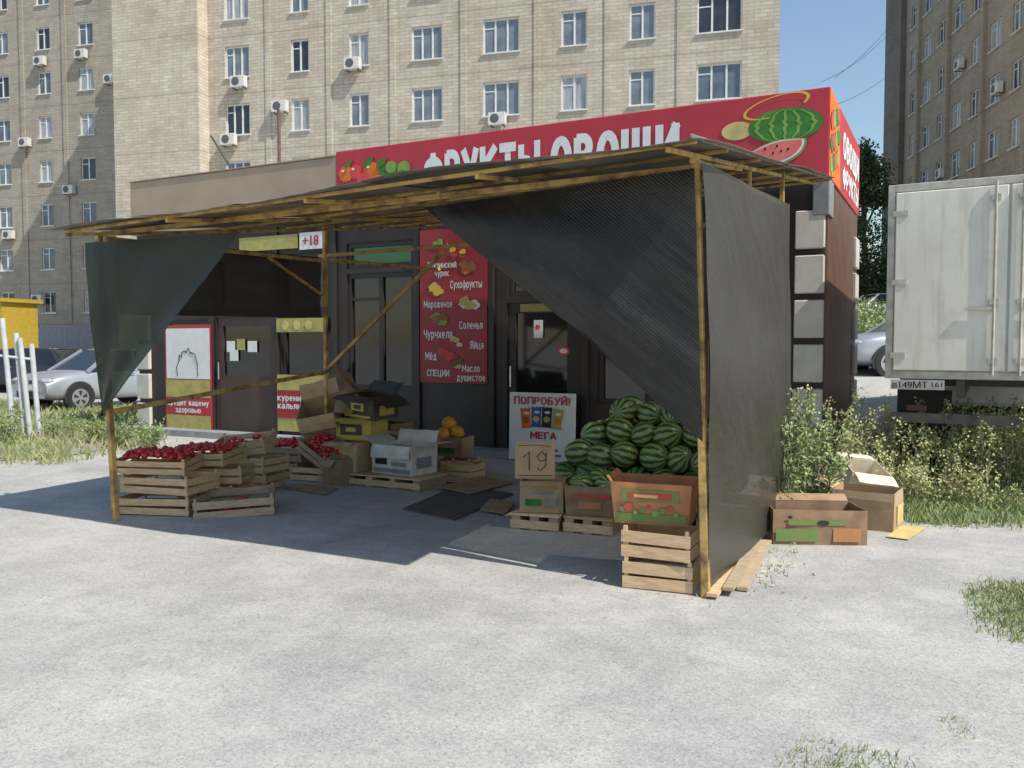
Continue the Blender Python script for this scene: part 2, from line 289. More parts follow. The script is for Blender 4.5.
M['silver']=mat('silver_paint',(.42,.44,.46),(.38,.40,.42),.28,1,metal=.4); M['darkcar']=mat('dark_paint',(.03,.035,.045),None,.25,1); M['whitecar']=mat('white_paint',(.7,.7,.7),(.62,.62,.62),.3,1)
def m_truck():
    m,nt,b=newmat('truck_panel'); t=objv(nt)
    a=noiz(nt,t,.9,6,.6); s=noiz(nt,mapv(nt,t,(5,5,.5)),1.8,5,.7); sp=noiz(nt,t,24,3,.7); pz=noiz(nt,t,2.6,5,.55)
    c=mixc(nt,ramp(nt,a,.40,.66),(.80,.76,.66),(.70,.66,.55)); c=mixc(nt,ramp(nt,s,.5,.8),c,(.55,.49,.39)); c=mixc(nt,ramp(nt,pz,.56,.62),c,mixc(nt,.35,c,(.6,.55,.45))); c=mixc(nt,ramp(nt,sp,.69,.79),c,(.35,.28,.2))
    nt.links.new(c,b.inputs['Base Color']); b.inputs['Roughness'].default_value=.55; bump(nt,b,a,.12,.05); return m
M['truck']=m_truck(); M['alu']=mat('truck_frame',(.58,.55,.48),(.40,.37,.31),.5,8); M['steel']=mat('dull_steel',(.06,.06,.06),(.10,.08,.06),.7,8); M['plate']=mat('dusty_plate',(.52,.51,.47),(.42,.41,.37),.6,9)
M['pole']=mat('pole_paint',(.60,.63,.64),(.46,.47,.47),.5,5); M['ybooth']=mat('yellow_booth',(.46,.32,.04),(.38,.26,.03),.6)
M['pebble']=mat('pebble',(.46,.445,.41),(.28,.275,.26),.9,3); M['ink']=mat('ink',(.12,.07,.04))
# ---------------------------------------------------------------- ground
def axis(lim):
    a=[]; v=0.
    while v<40: a.append(v); v+=1.
    while v<lim: a.append(v); v*=1.25
    a.append(lim); return sorted(set([-k for k in a]+a))
ax=axis(450); nx=len(ax); mb=MB()
mb.add([(x,y,gh(x,y)) for y in ax for x in ax],[(j*nx+i,j*nx+i+1,(j+1)*nx+i+1,(j+1)*nx+i) for j in range(nx-1) for i in range(nx-1)],0,True)
tag(mb.build('ground',M['ground']),'light grey worn asphalt and gravel yard','ground',kind='structure')
# ---------------------------------------------------------------- buildings
def facade(mb,u0,u1,z0,z1,holes,dep=.18,mi=0):
    xs=sorted(set([u0,u1]+[k for h in holes for k in h[:2]])); zs=sorted(set([z0,z1]+[k for h in holes for k in h[2:]]))
    for i in range(len(xs)-1):
        for j in range(len(zs)-1):
            cx=(xs[i]+xs[i+1])/2; cz=(zs[j]+zs[j+1])/2
            if any(h[0]<cx<h[1] and h[2]<cz<h[3] for h in holes): continue
            mb.quad((xs[i],0,zs[j]),(xs[i+1],0,zs[j]),(xs[i+1],0,zs[j+1]),(xs[i],0,zs[j+1]),mi)
    for a,b,c,d in holes:
        mb.quad((a,0,c),(b,0,c),(b,dep,c),(a,dep,c),mi); mb.quad((a,0,d),(a,dep,d),(b,dep,d),(b,0,d),mi)
        mb.quad((a,0,c),(a,dep,c),(a,dep,d),(a,0,d),mi); mb.quad((b,0,c),(b,0,d),(b,dep,d),(b,dep,c),mi)
WC={}
def window(parent,u,z,w,h,dep=.15,div=2,var=0,fm='white_frame',sill=True,name='window'):
    k=(round(w,2),round(h,2),div,fm,sill); 
    if k not in WC:
        mb=MB(); t=.07
        mb.bb(-w/2,w/2,-.04,.03,-h/2,-h/2+t); mb.bb(-w/2,w/2,-.04,.03,h/2-t,h/2); mb.bb(-w/2,-w/2+t,-.04,.03,-h/2+t,h/2-t); mb.bb(w/2-t,w/2,-.04,.03,-h/2+t,h/2-t)
        for i in range(1,div): x=-w/2+w*i/div; mb.bb(x-.04,x+.04,-.037,.027,-h/2+t,h/2-t)
        if div>=2: mb.bb(-w/2+t,-w/2+w/div-.04,-.03,.02,h/2-.42,h/2-.37)
        if sill: mb.bb(-w/2-.05,w/2+.05,-dep-.06,-.042,-h/2-.05,-h/2+.005)
        o=mb.build(name,M[fm]); WC[k]=[o.data,{}]; bpy.data.objects.remove(o)
    me,pc=WC[k]
    if var not in pc:
        o=MB().quad((-w/2+.04,0,-h/2+.04),(w/2-.04,0,-h/2+.04),(w/2-.04,0,h/2-.04),(-w/2+.04,0,h/2-.04)).build('pane',M['gl%d'%var] if isinstance(var,int) else M[var]); pc[var]=o.data; bpy.data.objects.remove(o)
    f=bpy.data.objects.new(name,me); COL.objects.link(f); f.parent=parent; f.location=(u,dep-.03,z)
    p=bpy.data.objects.new('pane',pc[var]); COL.objects.link(p); p.parent=f
    return f
def make_ac():
    t=thing('air_conditioner','x','air conditioner')
    MB().bb(-.4,.4,-.42,-.12,0,.55).build('casing',M['ac'],t,bevel=.02)
    g=MB(); disc(g,(-.1,-.424,.28),.21,.21,20); g.build('fan_grille',M['grille'],t)
    for x in(-.3,.26): MB().bb(x,x+.04,-.4,0,-.04,0).build('bracket',M['steel'],t)
    return t
AC0=make_ac(); acn=[0]
def place_ac(p,rz,label,group):
    t=AC0 if acn[0]==0 else dup(AC0); acn[0]+=1
    t.location=p; t.rotation_euler=(0,0,rz); tag(t,label,'air conditioner',group); return t
BO=W(-13.75,42.5); BR=YAW-R(15.3)
bn=Vector((math.sin(BR),-math.cos(BR),0))
main=thing('apartment_building','tan brick apartment block filling the background behind the shop','building',BO,BR)
IM=invm(main)
cols=[(237,1.35,3),(300,.95,2),(359,1.0,2),(427,1.5,3),(501,1.7,3),(574,1.15,2),(642,1.1,2),(719,1.85,3)]
rows=[1.5+2.8*k for k in range(9)]
holes=[];wl=[]
for ci,(px,w,dv) in enumerate(cols):
    u=(IM@hit(px,70,BO,bn)).x
    for ri,z in enumerate(rows): holes.append((u-w/2,u+w/2,z-.76,z+.76)); wl.append((u,z,w,dv,ci,ri))
uR=(IM@hit(779,70,BO,bn)).x; uL=(IM@hit(208,70,BO,bn)).x
mb=MB(); facade(mb,uL,uR,-.5,27,holes)
mb.quad((uR,0,-.5),(uR,13,-.5),(uR,13,27),(uR,0,27)); mb.quad((uL,13,-.5),(uL,0,-.5),(uL,0,27),(uL,13,27)); mb.quad((uR,13,-.5),(uL,13,-.5),(uL,13,27),(uR,13,27)); mb.quad((uL,0,27),(uR,0,27),(uR,13,27),(uL,13,27))
mb.build('wall',M['brick'],main)
MB().bb(uL-.2,uR+.2,-.2,13.2,27.01,27.5).build('roof',M['grey_render'],main)
us=sorted(set(w[0] for w in wl))
for i in range(len(us)-1):
    u=(us[i]+us[i+1])/2; MB().bb(u-.14,u+.14,-.05,.0,-.4,26.9).build('pilaster',M['brick'],main)
rr=random.Random(3)
for u,z,w,dv,ci,ri in wl: window(main,u,z,w,1.52,div=dv,var=rr.choice([0,0,1,2,3,3,3]))
ACG='air conditioners on the apartment facades'
for ci,ri,du,dz,lab in[(0,5,.25,-1.35,'on the left column of the main block, top one'),(0,4,-.35,-1.3,'left column of main block, second from top'),(0,3,.35,-1.3,'left column of main block, just above the tan fascia'),
    (1,4,-.95,.1,'beside the narrow second window column of main block'),(2,5,-.2,-1.0,'third window column of main block, upper one'),(2,3,-.15,-1.3,'third window column, just above the red fascia'),
    (3,3,-.35,-1.3,'fourth window column above the red fascia'),(4,4,-.1,-1.25,'under wide window in the middle of main block')]:
    u=[w[0] for w in wl if w[4]==ci][0]; z=rows[ri]+dz
    place_ac(main.matrix_basis@Vector((u+du,0,z)),BR,'boxy white air conditioner '+lab,ACG)
uT=(IM@hit(124,70,BO,bn)).x
mb=MB(); mb.bb(uT,uL+.003,-.8,16,-.5,27.2); mb.build('stair_tower',M['brick_blank'],main)
LO=PD(45,55); left=thing('apartment_building','more distant tan brick block at the left edge with small windows','building',LO,BR)
IL=invm(left)
lc=[(-80,1.1),(-38,1.1),(5,1.1),(47,1.0),(89,1.1)]; holes=[];wl2=[]
for ci,(px,w) in enumerate(lc):
    u=(IL@hit(px,200,LO,bn)).x
    for ri in range(8):
        z=4.35+2.78*ri; holes.append((u-w/2,u+w/2,z-.7,z+.7)); wl2.append((u,z,w,ci,ri))
u1=(IL@hit(175,200,LO,bn)).x; u0=(IL@hit(-120,200,LO,bn)).x
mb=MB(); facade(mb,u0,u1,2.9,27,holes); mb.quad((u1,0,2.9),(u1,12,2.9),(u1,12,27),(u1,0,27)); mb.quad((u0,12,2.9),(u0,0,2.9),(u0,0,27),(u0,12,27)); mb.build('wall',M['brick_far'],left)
mb=MB(); mb.bb(u0-.02,u1+.02,-.15,12.1,-.5,2.9); mb.build('plinth',M['grey_render'],left)
MB().bb(u0-.2,u1+.2,-.2,12.2,27.01,27.5).build('roof',M['grey_render'],left)
for ci in range(4):
    u=(wl2[ci*8][0]+wl2[(ci+1)*8][0])/2; MB().bb(u-.15,u+.15,-.08,0,2.95,26.9).build('pilaster',M['brick_far'],left)
for u,z,w,ci,ri in wl2: window(left,u,z,w,1.4,div=2,var=rr.choice([0,1,1,2,3]))
for i,(px,py,lab) in enumerate([(43,62,'high on the distant left block'),(84,55,'near the top of the distant left block'),(113,80,'beside the blank stair tower'),(12,235,'low on the distant left block at the edge'),(41,299,'just above the yellow booth'),(28,143,'at middle height of the distant left block'),(72,190,'between two windows of the distant left block')]):
    p=hit(px,py,LO,bn); place_ac(p-UP*.3,BR,'small white air conditioner '+lab,ACG)
far=PD(884,62,0); near=PD(1075,36,0); dv_=(near-far); RR=math.atan2(dv_.y,dv_.x); LB=dv_.length
rb=thing('apartment_building','shaded brown brick apartment block rising behind the white truck','building',far,RR)
holes=[];wl3=[]
for ci in range(9):
    u=5.0+ci*2.5
    for ri in range(10):
        z=3.6+2.8*ri; w=1.4 if ci%2 else 1.05; holes.append((u-w/2,u+w/2,z-.72,z+.72)); wl3.append((u,z,w,ci,ri))
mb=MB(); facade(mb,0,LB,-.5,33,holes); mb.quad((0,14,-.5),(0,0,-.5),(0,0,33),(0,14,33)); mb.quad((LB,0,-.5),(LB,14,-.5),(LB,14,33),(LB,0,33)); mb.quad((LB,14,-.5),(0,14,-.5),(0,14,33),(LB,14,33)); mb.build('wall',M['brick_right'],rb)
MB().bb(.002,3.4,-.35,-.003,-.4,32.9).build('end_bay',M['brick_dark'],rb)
MB().bb(-.2,LB+.2,-.2,14.2,33.01,33.5).build('roof',M['grey_render'],rb)
for k in range(4):
    u=6.25+k*5.0; MB().bb(u-.2,u+.2,-.2,0,-.4,32.9).build('pilaster',M['brick_right'],rb)
for u,z,w,ci,ri in wl3: window(rb,u,z,w,1.44,div=2,var=rr.choice([0,1,1,3,2]))
for i,(ci,ri,lab) in enumerate([(3,5,'upper middle'),(5,4,'middle'),(6,2,'lower part'),(2,3,'far end'),(4,7,'high up'),(5,6,'upper right')]):
    u=5.0+ci*2.5+1.0; z=3.6+2.8*ri-.5; place_ac(rb.matrix_basis@Vector((u,0,z)),RR,'white air conditioner on the shaded right-hand block, '+lab,ACG)
# ---------------------------------------------------------------- kiosk
KX0,KX1,KY,KB=-13.42,-1.40,10.8,14.2
kiosk=thing('shop_kiosk','long brown fruit shop kiosk with tan and red fascia behind the stall','shop',(-7.4,KY,0))
def wx(px,Y=KY): return WY(px,300,Y).x
def wz(px,py,Y=KY): return WY(px,py,Y).z
kh=[]; kw=[]
for a,b,z0,z1,dv,v in[(164,209,.25,2.05,1,'kglass'),(164,209,2.15,3.1,1,'kglass'),(217,274,2.15,3.1,1,'kglass'),(281,325,.25,2.05,1,'kglass'),(281,325,2.15,3.1,1,'kglass'),(347,414,.9,2.72,2,'kglass'),(347,414,2.8,3.2,1,'kglass_g'),
     (508,574,2.3,3.2,1,'kglass'),(598,650,.8,3.0,1,'kglass'),(656,702,.8,3.0,1,'kglass'),(712,765,.8,3.0,1,'kglass')]:
    x0,x1=wx(a),wx(b); kh.append((x0,x1,z0,z1)); kw.append((x0,x1,z0,z1,dv,v))
dr=[(wx(216),wx(274),.12,2.08),(wx(507),wx(575),.12,2.2)]
mb=MB(); facade(mb,KX0,KX1,0,3.6,kh+dr,.1); 
I=Matrix.Translation((0,KY,0)); mb.v=[I@v for v in mb.v]
mb.quad((KX0,KB,0),(KX0,KY,0),(KX0,KY,3.6),(KX0,KB,3.6)); mb.quad((KX1,KB,0),(KX0,KB,0),(KX0,KB,3.6),(KX1,KB,3.6))
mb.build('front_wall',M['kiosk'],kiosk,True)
mb=MB(); n=28
for i in range(n):
    y=KY+.02+(KB-KY-.04)*i/n; mb.bb(KX1,KX1+.025,y,y+.09,.05,3.56)
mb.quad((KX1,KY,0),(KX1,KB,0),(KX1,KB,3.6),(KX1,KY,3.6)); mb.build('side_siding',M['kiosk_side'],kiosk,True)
for x0,x1,z0,z1,dv,v in kw:
    f=window(kiosk,(x0+x1)/2+7.4,(z0+z1)/2,x1-x0,z1-z0,dep=.1,div=dv if dv>1 else 1,var=v,fm='kiosk',sill=False)
for k,(x0,x1,z0,z1) in enumerate(dr):
    mb=MB(); y=KY+.06; w=.13
    mb.bb(x0,x0+w,y-.03,y+.03,z0,z1).bb(x1-w,x1,y-.03,y+.03,z0,z1).bb(x0+w,x1-w,y-.03,y+.03,z1-.15,z1).bb(x0+w,x1-w,y-.03,y+.03,z0,z0+(.95 if k==0 else .3))
    d=mb.build('door',M['kdoor'] if k==0 else M['kiosk'],kiosk,True)
    MB().quad((x0+w,y,z0+.2),(x1-w,y,z0+.2),(x1-w,y,z1-.1),(x0+w,y,z1-.1)).build('pane',M['kglass'],d,True)
    MB().tube([(x0+.07,y-.09,1.0),(x0+.07,y-.09,1.3)],.015).build('handle',M['chrome'],d,True)
    if k==0:
        for j,(a,b,c0,m) in enumerate([(225,233,341,'white'),(235,243,339,'olive'),(246,255,341,'white'),(228,236,350,'white')]):
            MB().bb(wx(a),wx(b),y-.035-.001*j,y-.03,wz(240,c0+11),wz(240,c0)).build('notice',M[m],d,True)
    else:
        MB().bb(wx(533),wx(542),y-.035,y-.03,wz(537,338),wz(537,320)).build('notice',M['white'],d,True)
        mm=MB(); disc(mm,(wx(537),y-.038,wz(537,327)),.035,.035); mm.build('notice_mark',M['pink'],d,True)
        mm=MB(); disc(mm,(wx(563),y-.034,wz(563,351)),.09,.07); mm.build('sticker',M['pink'],d,True)
        mm=MB(); disc(mm,(wx(563),y-.037,wz(563,351)),.06,.035); mm.build('sticker_band',M['white'],d,True)
        MB().bb(x0+.2,x1-.2,y-.034,y-.03,wz(537,310)-.02,wz(537,310)+.09).build('sticker_strip',M['olive'],d,True)
MB().bb(KX0-.1,KX1-.02,KY-.35,KY-.002,0,.11).build('step',M['grey_render'],kiosk,True)
for px in(212,277,335,418,492,586,653,706):
    x=wx(px); MB().bb(x-.05,x+.05,KY-.045,KY,.12,3.55).build('mullion',M['kiosk'],kiosk,True,bevel=.005)
for (cx,cy) in((KX1-.17,KY-.02),(KX0+.17,KY-.02)):
    for j in range(6):
        z=.08+j*.535; MB().bb(cx-.17,cx+.17,cy-.05,cy+.02,z,z+.455).build('corner_block',M['block'],kiosk,True,bevel=.012)
for j in range(6):
    z=.08+j*.535; MB().bb(KX1+.003,KX1+.07,KB-.5,KB-.1,z,z+.455).build('corner_block',M['block'],kiosk,True,bevel=.012)
FY=KY-.10; FX=KX1+.04; xr=wx(337,FY)
MB().bb(KX0-.03,xr,FY,KB,3.6,4.56).build('tan_fascia',M['tan_fascia'],kiosk,True,bevel=.01)
fas=MB().bb(xr+.003,FX,FY-.004,KB,3.58,4.63).build('red_fascia',M['red'],kiosk,True,bevel=.01)
MB().bb(KX0-.05,xr,FY-.02,KB+.02,4.563,4.58).build('fascia_capping',M['tan_fascia'],kiosk,True)
MB().bb(wx(812),KX1+.05,FY+.02,KY+.3,3.14,3.575).build('junction_box',M['soffit'],kiosk,True,bevel=.01)
def FT(body,pa,pb,za,zb,m='white',Y=FY-.012,parent=fas,name='lettering'):
    x0,x1=wx(pa,Y),wx(pb,Y); sign(body,x1-x0,zb-za,M[m],Matrix.Translation(((x0+x1)/2,Y,(za+zb)/2))@RX90,parent,True,name,t=.27)
FT('ФРУКТЫ',424,540,3.83,4.44); FT('ОВОЩИ',550,678,3.83,4.44)
def FD(px,py,rp,rq,m,dy,name,tilt=0,a0=0,a1=2*PI):
    p=WY(px,py,FY-dy); s=(p-CAM).dot(CF)/F; mm=MB(); disc(mm,p,rp*s*1.1,rq*s,28,a0,a1,0,tilt); return mm.build(name,M[m],fas,True)
FD(737,131,14,9,'melonp',.012,'printed_melon'); 
FD(785,125,33,17,'green',.014,'printed_watermelon')
for a in(-.62,-.3,0,.3,.62):
    p=WY(785,125,FY-.017); s=(p-CAM).dot(CF)/F; rx=33*s*1.1;rz=17*s
    top=[];bot=[]
    for i in range(13):
        t=-1+2*i/12.; x=a*rx*math.sqrt(max(0,1-t*t))*1.25; ww=.055*rx*(1-abs(t)*.6)
        lim=rx*math.sqrt(max(.0001,1-t*t))*.97-ww; x=max(-lim,min(lim,x)) if lim>0 else 0; zz=t*rz*.95
        zig=.02*math.sin(i*2.4)*(1-abs(t)); top.append((p.x+x-ww+zig,p.y,p.z+zz)); bot.append((p.x+x+ww+zig,p.y,p.z+zz))
    mm=MB()
    for i in range(12): mm.quad(top[i],bot[i],bot[i+1],top[i+1])
    mm.build('printed_stripe',M['lgreen'],fas,True)
SP=WY(777,146,FY-.021); SS=(SP-CAM).dot(CF)/F
def half(rx,rz,dy,m,name,up=.0):
    mm=MB(); pts=[]
    tl=.18
    for i in range(21):
        a=PI+PI*i/20; x=rx*math.cos(a); z=rz*math.sin(a); pts.append((x,z))
    for i in range(1,10): x=rx*(1-2*i/10.); pts.append((x,up*rz*math.sin(PI*i/10)))
    mm.poly([(SP.x+(x*math.cos(tl)-z*math.sin(tl))*SS*1.1,SP.y-dy,SP.z+(x*math.sin(tl)+z*math.cos(tl))*SS) for x,z in pts]); mm.build(name,M[m],fas,True)
half(26,19,0,'lgreen','printed_slice_rind',.3); half(24,17,.003,'white','printed_slice_pith',.27); half(22,15,.006,'slice','printed_slice',.24)
for sx,sy in((765,149),(773,153),(781,151),(788,149),(777,146)):
    p=WY(sx,sy,FY-.031); mm=MB(); disc(mm,p,.014,.02,8); mm.build('printed_seed',M['black'],fas,True)
mm=MB(); p=WY(776,106,FY-.016); s=(p-CAM).dot(CF)/F
def q(a,k): 
    x=30*k*math.cos(a)*s*1.1; z=10*k*math.sin(a)*s; return (p.x+x*.96-z*.28,p.y,p.z+z*.96+x*.2)
for i in range(32):
    a=i/32.*2*PI*.8-.6; a2=(i+1)/32.*2*PI*.8-.6; mm.quad(q(a,.92),q(a,1.02),q(a2,1.02),q(a2,.92))
mm.build('printed_swoosh',M['yellow'],fas,True)
for i,(a,b,r1,m) in enumerate([(346,174,8,'orange'),(356,172,7,'pink'),(371,171,9,'orange'),(364,180,8,'pink'),(385,172,7,'green'),(396,171,8,'green'),(404,168,7,'lgreen'),(390,177,6,'green'),(378,183,8,'orange'),(391,167,6,'lgreen'),(402,175,5,'green')]):
    FD(a,b,r1,r1,m,.012+i*.0016,'printed_vegetable')
for i,(a,b,r1) in enumerate([(368,162,4),(381,163,4),(348,164,3)]): FD(a,b,r1*1.6,r1*.8,'green',.032+i*.002,'printed_leaf',.6)
for i,(a,b) in enumerate([(343,171),(353,169),(368,167)]): FD(a,b,1.6,1.2,'white',.037+i*.001,'printed_gloss')
SX=FX+.006
def side(y,z): return Matrix.Translation((SX,y,z))@Matrix.Rotation(PI/2,4,'Z')@RX90
MB().add([(SX-.003,FY,3.6),(SX-.003,KY+1.0,3.6),(SX-.003,KY+.8,4.61),(SX-.003,FY,4.61)],[(0,1,2,3)]).build('side_print_panel',M['orange'],fas,True)
for i in range(12):
    y=KY+.08+.2*(i%4); z=3.75+.065*i; MB().add([(SX+.002+i*.0008,y+.16*math.cos(a*PI/5)*random.uniform(.7,1.1),z+.12*math.sin(a*PI/5)*random.uniform(.7,1.1)) for a in range(10)],[tuple(range(10))]).build('printed_vegetable',M[['lgreen','green','pink'][i%3]],fas,True)
sign('ОВОЩИ',2.0,.36,M['white'],side(KY+2.2,4.24),fas,True,t=.25); sign('ФРУКТЫ',2.0,.30,M['white'],side(KY+2.2,3.82),fas,True,t=.25)
MB().tube([(wx(281,12),12.,4.5),(wx(281,12),12.,5.9)],.03).build('roof_pole',M['kiosk_side'],kiosk,True)
MB().tube([(wx(232,11),11.2,4.5),(wx(205,11),11.2,5.35)],.018).build('roof_pole',M['steel'],kiosk,True)
def poster(a,b,ya,yb,m,name='poster',Y=KY-.06,zz=None):
    x0,x1=wx(a,Y),wx(b,Y); c=(a+b)/2; z1,z0=(zz if zz else (wz(c,ya,Y),wz(c,yb,Y)))
    return MB().bb(x0,x1,Y,Y+.012,z0,z1).build(name,M[m],kiosk,True),x0,x1,z0,z1
def PT(par,body,pc,pyc,w,h,m,Y=KY-.066):
    p=WY(pc,pyc,Y); return sign(body,w,h,M[m],Matrix.Translation(p)@RX90,par,True,t=.17)
P,x0,x1,z0,z1=poster(164,210,325,433,'red'); PY=KY-.066
MB().quad((x0+.04,PY,z0+.97),(x1-.02,PY,z0+.97),(x1-.02,PY,z1-.06),(x0+.04,PY,z1-.06)).build('white_field',M['white'],P,True)
mm=MB(); cx,cz=(x0+x1)/2,z0+1.32
pts=[(cx-.25,cz-.3),(cx-.27,cz-.15),(cx-.2,cz-.02)]+[(cx-.2+.045*i+.03*math.sin(i*2.5),cz+.03+.05*math.cos(i*2.5)+.12*math.sin(i*.35)) for i in range(9)]+[(cx+.22,cz+.0),(cx+.26,cz-.12),(cx+.25,cz-.3)]
mm.tube([(a,PY-.003,b) for a,b in pts],.008,4,cap=False); mm.build('line_drawing',M['black'],P,True)
MB().quad((x0+.02,PY,z0+.02),(x1-.02,PY,z0+.02),(x1-.02,PY,z0+.32),(x0+.02,PY,z0+.32)).build('olive_field',M['olive'],P,True)
MB().quad((x0+.02,PY,z0+.64),(x1-.02,PY,z0+.64),(x1-.02,PY,z0+.95),(x0+.02,PY,z0+.95)).build('olive_field',M['olive'],P,True)
sign('вредит вашему\nздоровью',x1-x0-.12,.23,M['white'],Matrix.Translation((cx,PY-.002,z0+.48))@RX90,P,True,t=.2)
P,x0,x1,z0,z1=poster(276,327,375,432,'olive')
MB().quad((x0+.01,PY,z0+.22),(x1-.01,PY,z0+.22),(x1-.01,PY,z0+.68),(x0+.01,PY,z0+.68)).build('red_field',M['red_dk'],P,True)
sign('курение\nкальяна',wx(307)-wx(279),.24,M['white'],Matrix.Translation(((wx(307)+wx(279))/2,PY-.002,z0+.49))@RX90,P,True,t=.2)
P,x0,x1,z0,z1=poster(276,327,318,332,'olive')
for k in range(3): mm=MB(); disc(mm,(x0+.2+.25*k,PY-.001-.0005*k,(z0+z1)/2),.08,.08,12); mm.build('printed_food',M['melonp'],P,True)
P,x0,x1,z0,z1=poster(240,298,236,250,'olive')
P,x0,x1,z0,z1=poster(300,323,232,249,'white'); text('+18',.32,.16,M['red'],Matrix.Translation(((x0+x1)/2,PY-.002,(z0+z1)/2))@RX90,P,True,bold=.05)
P,x0,x1,z0,z1=poster(420,487,228,383,'red_dk','banner')
for body,pc,py,w,h in[('Грузинский\nчурек',442,269,.50,.22),('Сухофрукты',466,284,.54,.12),('Мороженое',438,304,.50,.11),('Соленья',471,325,.40,.12),('Чурчхела',438,334,.50,.13),('Яйца',477,345,.23,.12),('Мёд',431,356,.20,.12),('СПЕЦИИ',438,373,.40,.10),('Масло\nдушистое',471,373,.48,.24)]:
    PT(P,body,pc,py,w,h,'white')
for i,(pc,py,ms,r1) in enumerate([(437,288,('melonp','yellow'),.12),(467,267,('orange','brownp'),.12),(442,320,('lgreen','brownp'),.11),(468,303,('white','melonp'),.13),(448,354,('brownp','pink'),.12),(458,342,('block','melonp'),.07),(458,252,('pink','yellow'),.08),(441,243,('white','lgreen'),.07),(457,364,('melonp','green'),.06)]):
    for kk,m in enumerate(ms):
        for k in range(2):
            p=WY(pc+random.uniform(-6,6),py+random.uniform(-3,3),PY-.001*i-.004*kk-.002*k); K=11
            MB().poly([(p.x+r1*random.uniform(.5,1)*math.cos(a*2*PI/K),p.y,p.z+r1*.7*random.uniform(.5,1)*math.sin(a*2*PI/K)) for a in range(K)]).build('printed_food',M[m],P,True)
# ---------------------------------------------------------------- stall canopy
stall=thing('market_stall','lean-to stall with rusty yellow frame and dark plastic side sheets','stall',(-4.1,7.5,0))
YF=4.68; YB=10.5; XL,XR=-6.78,-1.36
def zr(x,y): return 2.60+(x-XL)/(XR-XL)*.17+(y-YF)*.132
A0=Vector((-1.37,5.3,0)); A1=Vector((-1.46,5.3,2.75)); L0=Vector((-6.75,5.15,0)); L1=Vector((-6.9,5.15,2.62))
def SB(a,b,w=.04,h=None,name='beam',m='ypaint'): return MB().bar(a,b,w,h).build(name,M[m],stall,True,bevel=.003)
SB(A0,A1,.05,.05,'post'); SB(L0,L1,.05,.05,'post'); SB((-6.8,8.15,0),(-6.8,8.15,zr(-6.8,8.15)-.03),.045,.045,'post'); SB((-1.45,8.2,0),(-1.45,8.2,zr(-1.4,8.2)-.03),.04,.04,'post')
SB((-6.95,5.15,2.60),(-1.42,5.3,2.71),.03,.04); SB((-6.9,8.15,2.68),(-1.42,8.15,2.76),.03,.04); SB((-6.82,5.15,2.56),(-6.82,8.2,2.62),.03,.04); SB((-1.46,5.2,2.74),(-1.46,8.2,2.90),.03,.04)
SB((-6.8,8.2,2.64),(-6.8,10.75,2.72),.03,.04)
SB((-6.75,5.16,1.0),(-6.8,8.13,1.27),.03,.045,'rail'); SB((-6.8,8.12,1.27),(-5.07,8.12,2.66),.04,.04,'brace'); SB((-6.8,8.1,2.2),(-6.82,7.2,2.58),.03,.03,'brace')
for y in(4.76,5.5,6.5,7.5,8.5,9.5,10.4):
    SB((XL-.03,y,zr(XL,y)-.038),(XR+.05,y,zr(XR,y)-.038),.026,.024,'purlin')
for x in(-6.72,-5.5,-4.1,-2.7,-1.46):
    SB((x,YF+.02,zr(x,YF)-.066),(x,YB,zr(x,YB)-.066),.026,.03,'rafter')
for x in(-5.2,-3.3): SB((x,5.2,2.64),(x,5.2,zr(x,5.2)-.08),.025,.025,'strut')
for y0,y1 in((5.3,6.6),(6.9,6.9)): SB((-1.47,y0,2.74+(y0-5.3)*.055),(-1.47,y1,zr(-1.4,y1)-.09),.025,.025,'strut')
xs=[XL-.04,-5.85,-4.75,-3.6,-2.4,XR+.04]
for i in range(5):
    mb=MB(); a,b=xs[i]-.02,xs[i+1]+.05; dz=.010*(i%2)+.002; y0=YF-.04-random.uniform(0,.06); skew=random.uniform(-.05,.05)
    m=12
    for (ya,yb2,dd) in((y0,7.6,0),(7.5,YB+.06,.010)):
        vs=[];fs=[]
        for j in range(m+1):
            for k in range(25):
                s=k/24.; x=a+(b-a)*s; y=ya+(yb2-ya)*j/m+(skew*(s-.5) if j==0 else 0); wav=.0015*math.cos(k*PI/2)
                vs.append((x,y,zr(x,y)-.020+dz+dd+wav+.014*math.sin(y*2+i*1.7)*math.sin(PI*s+.4)+(.02*math.sin(i*2.1+s*3)*(1-j/3.) if j<3 else 0)))
        for j in range(m):
            for k in range(24): q0=j*25+k; fs.append((q0,q0+1,q0+26,q0+25))
        mb.add(vs,fs,0,True)
    o=mb.build('roof_sheet',M['sheet'] if i not in(1,) else M['ply'],stall,True); s=o.modifiers.new('S','SOLIDIFY'); s.thickness=.004
SB((XR+.05,YF-.05,zr(XR,YF)-.025),(XR+.05,YB,zr(XR,YB)-.025),.012,.025,'edge_strip','edge')
def sheet(poly,name,m,amp=.02,nrm=Vector((0,-1,0)),n=30,fq=5.,belly=0.):
    if len(poly)==3: poly=[poly[0],poly[1],poly[2],poly[2]]
    a,b,c,d=[Vector(p) for p in poly]; vs=[];fs=[]
    for j in range(n+1):
        for i in range(n+1):
            s=i/n;t=j/n; p=(a.lerp(b,s)).lerp(d.lerp(c,s),t)
            p=p+nrm*(amp*(math.sin(fq*s+1.3)*math.sin(3.5*t+.5)+.35*math.sin(11*s+4*t)+.2*math.sin(17*t-5*s))+belly*math.sin(PI*s)*math.sin(PI*t)); vs.append(p)
    for j in range(n):
        for i in range(n): q0=j*(n+1)+i; fs.append((q0,q0+1,q0+n+2,q0+n+1))
    mb=MB(); mb.add(vs,fs,0,True); o=mb.build(name,M[m],stall,True); return o
def fy(px,py,Y): return WY(px,py,Y)
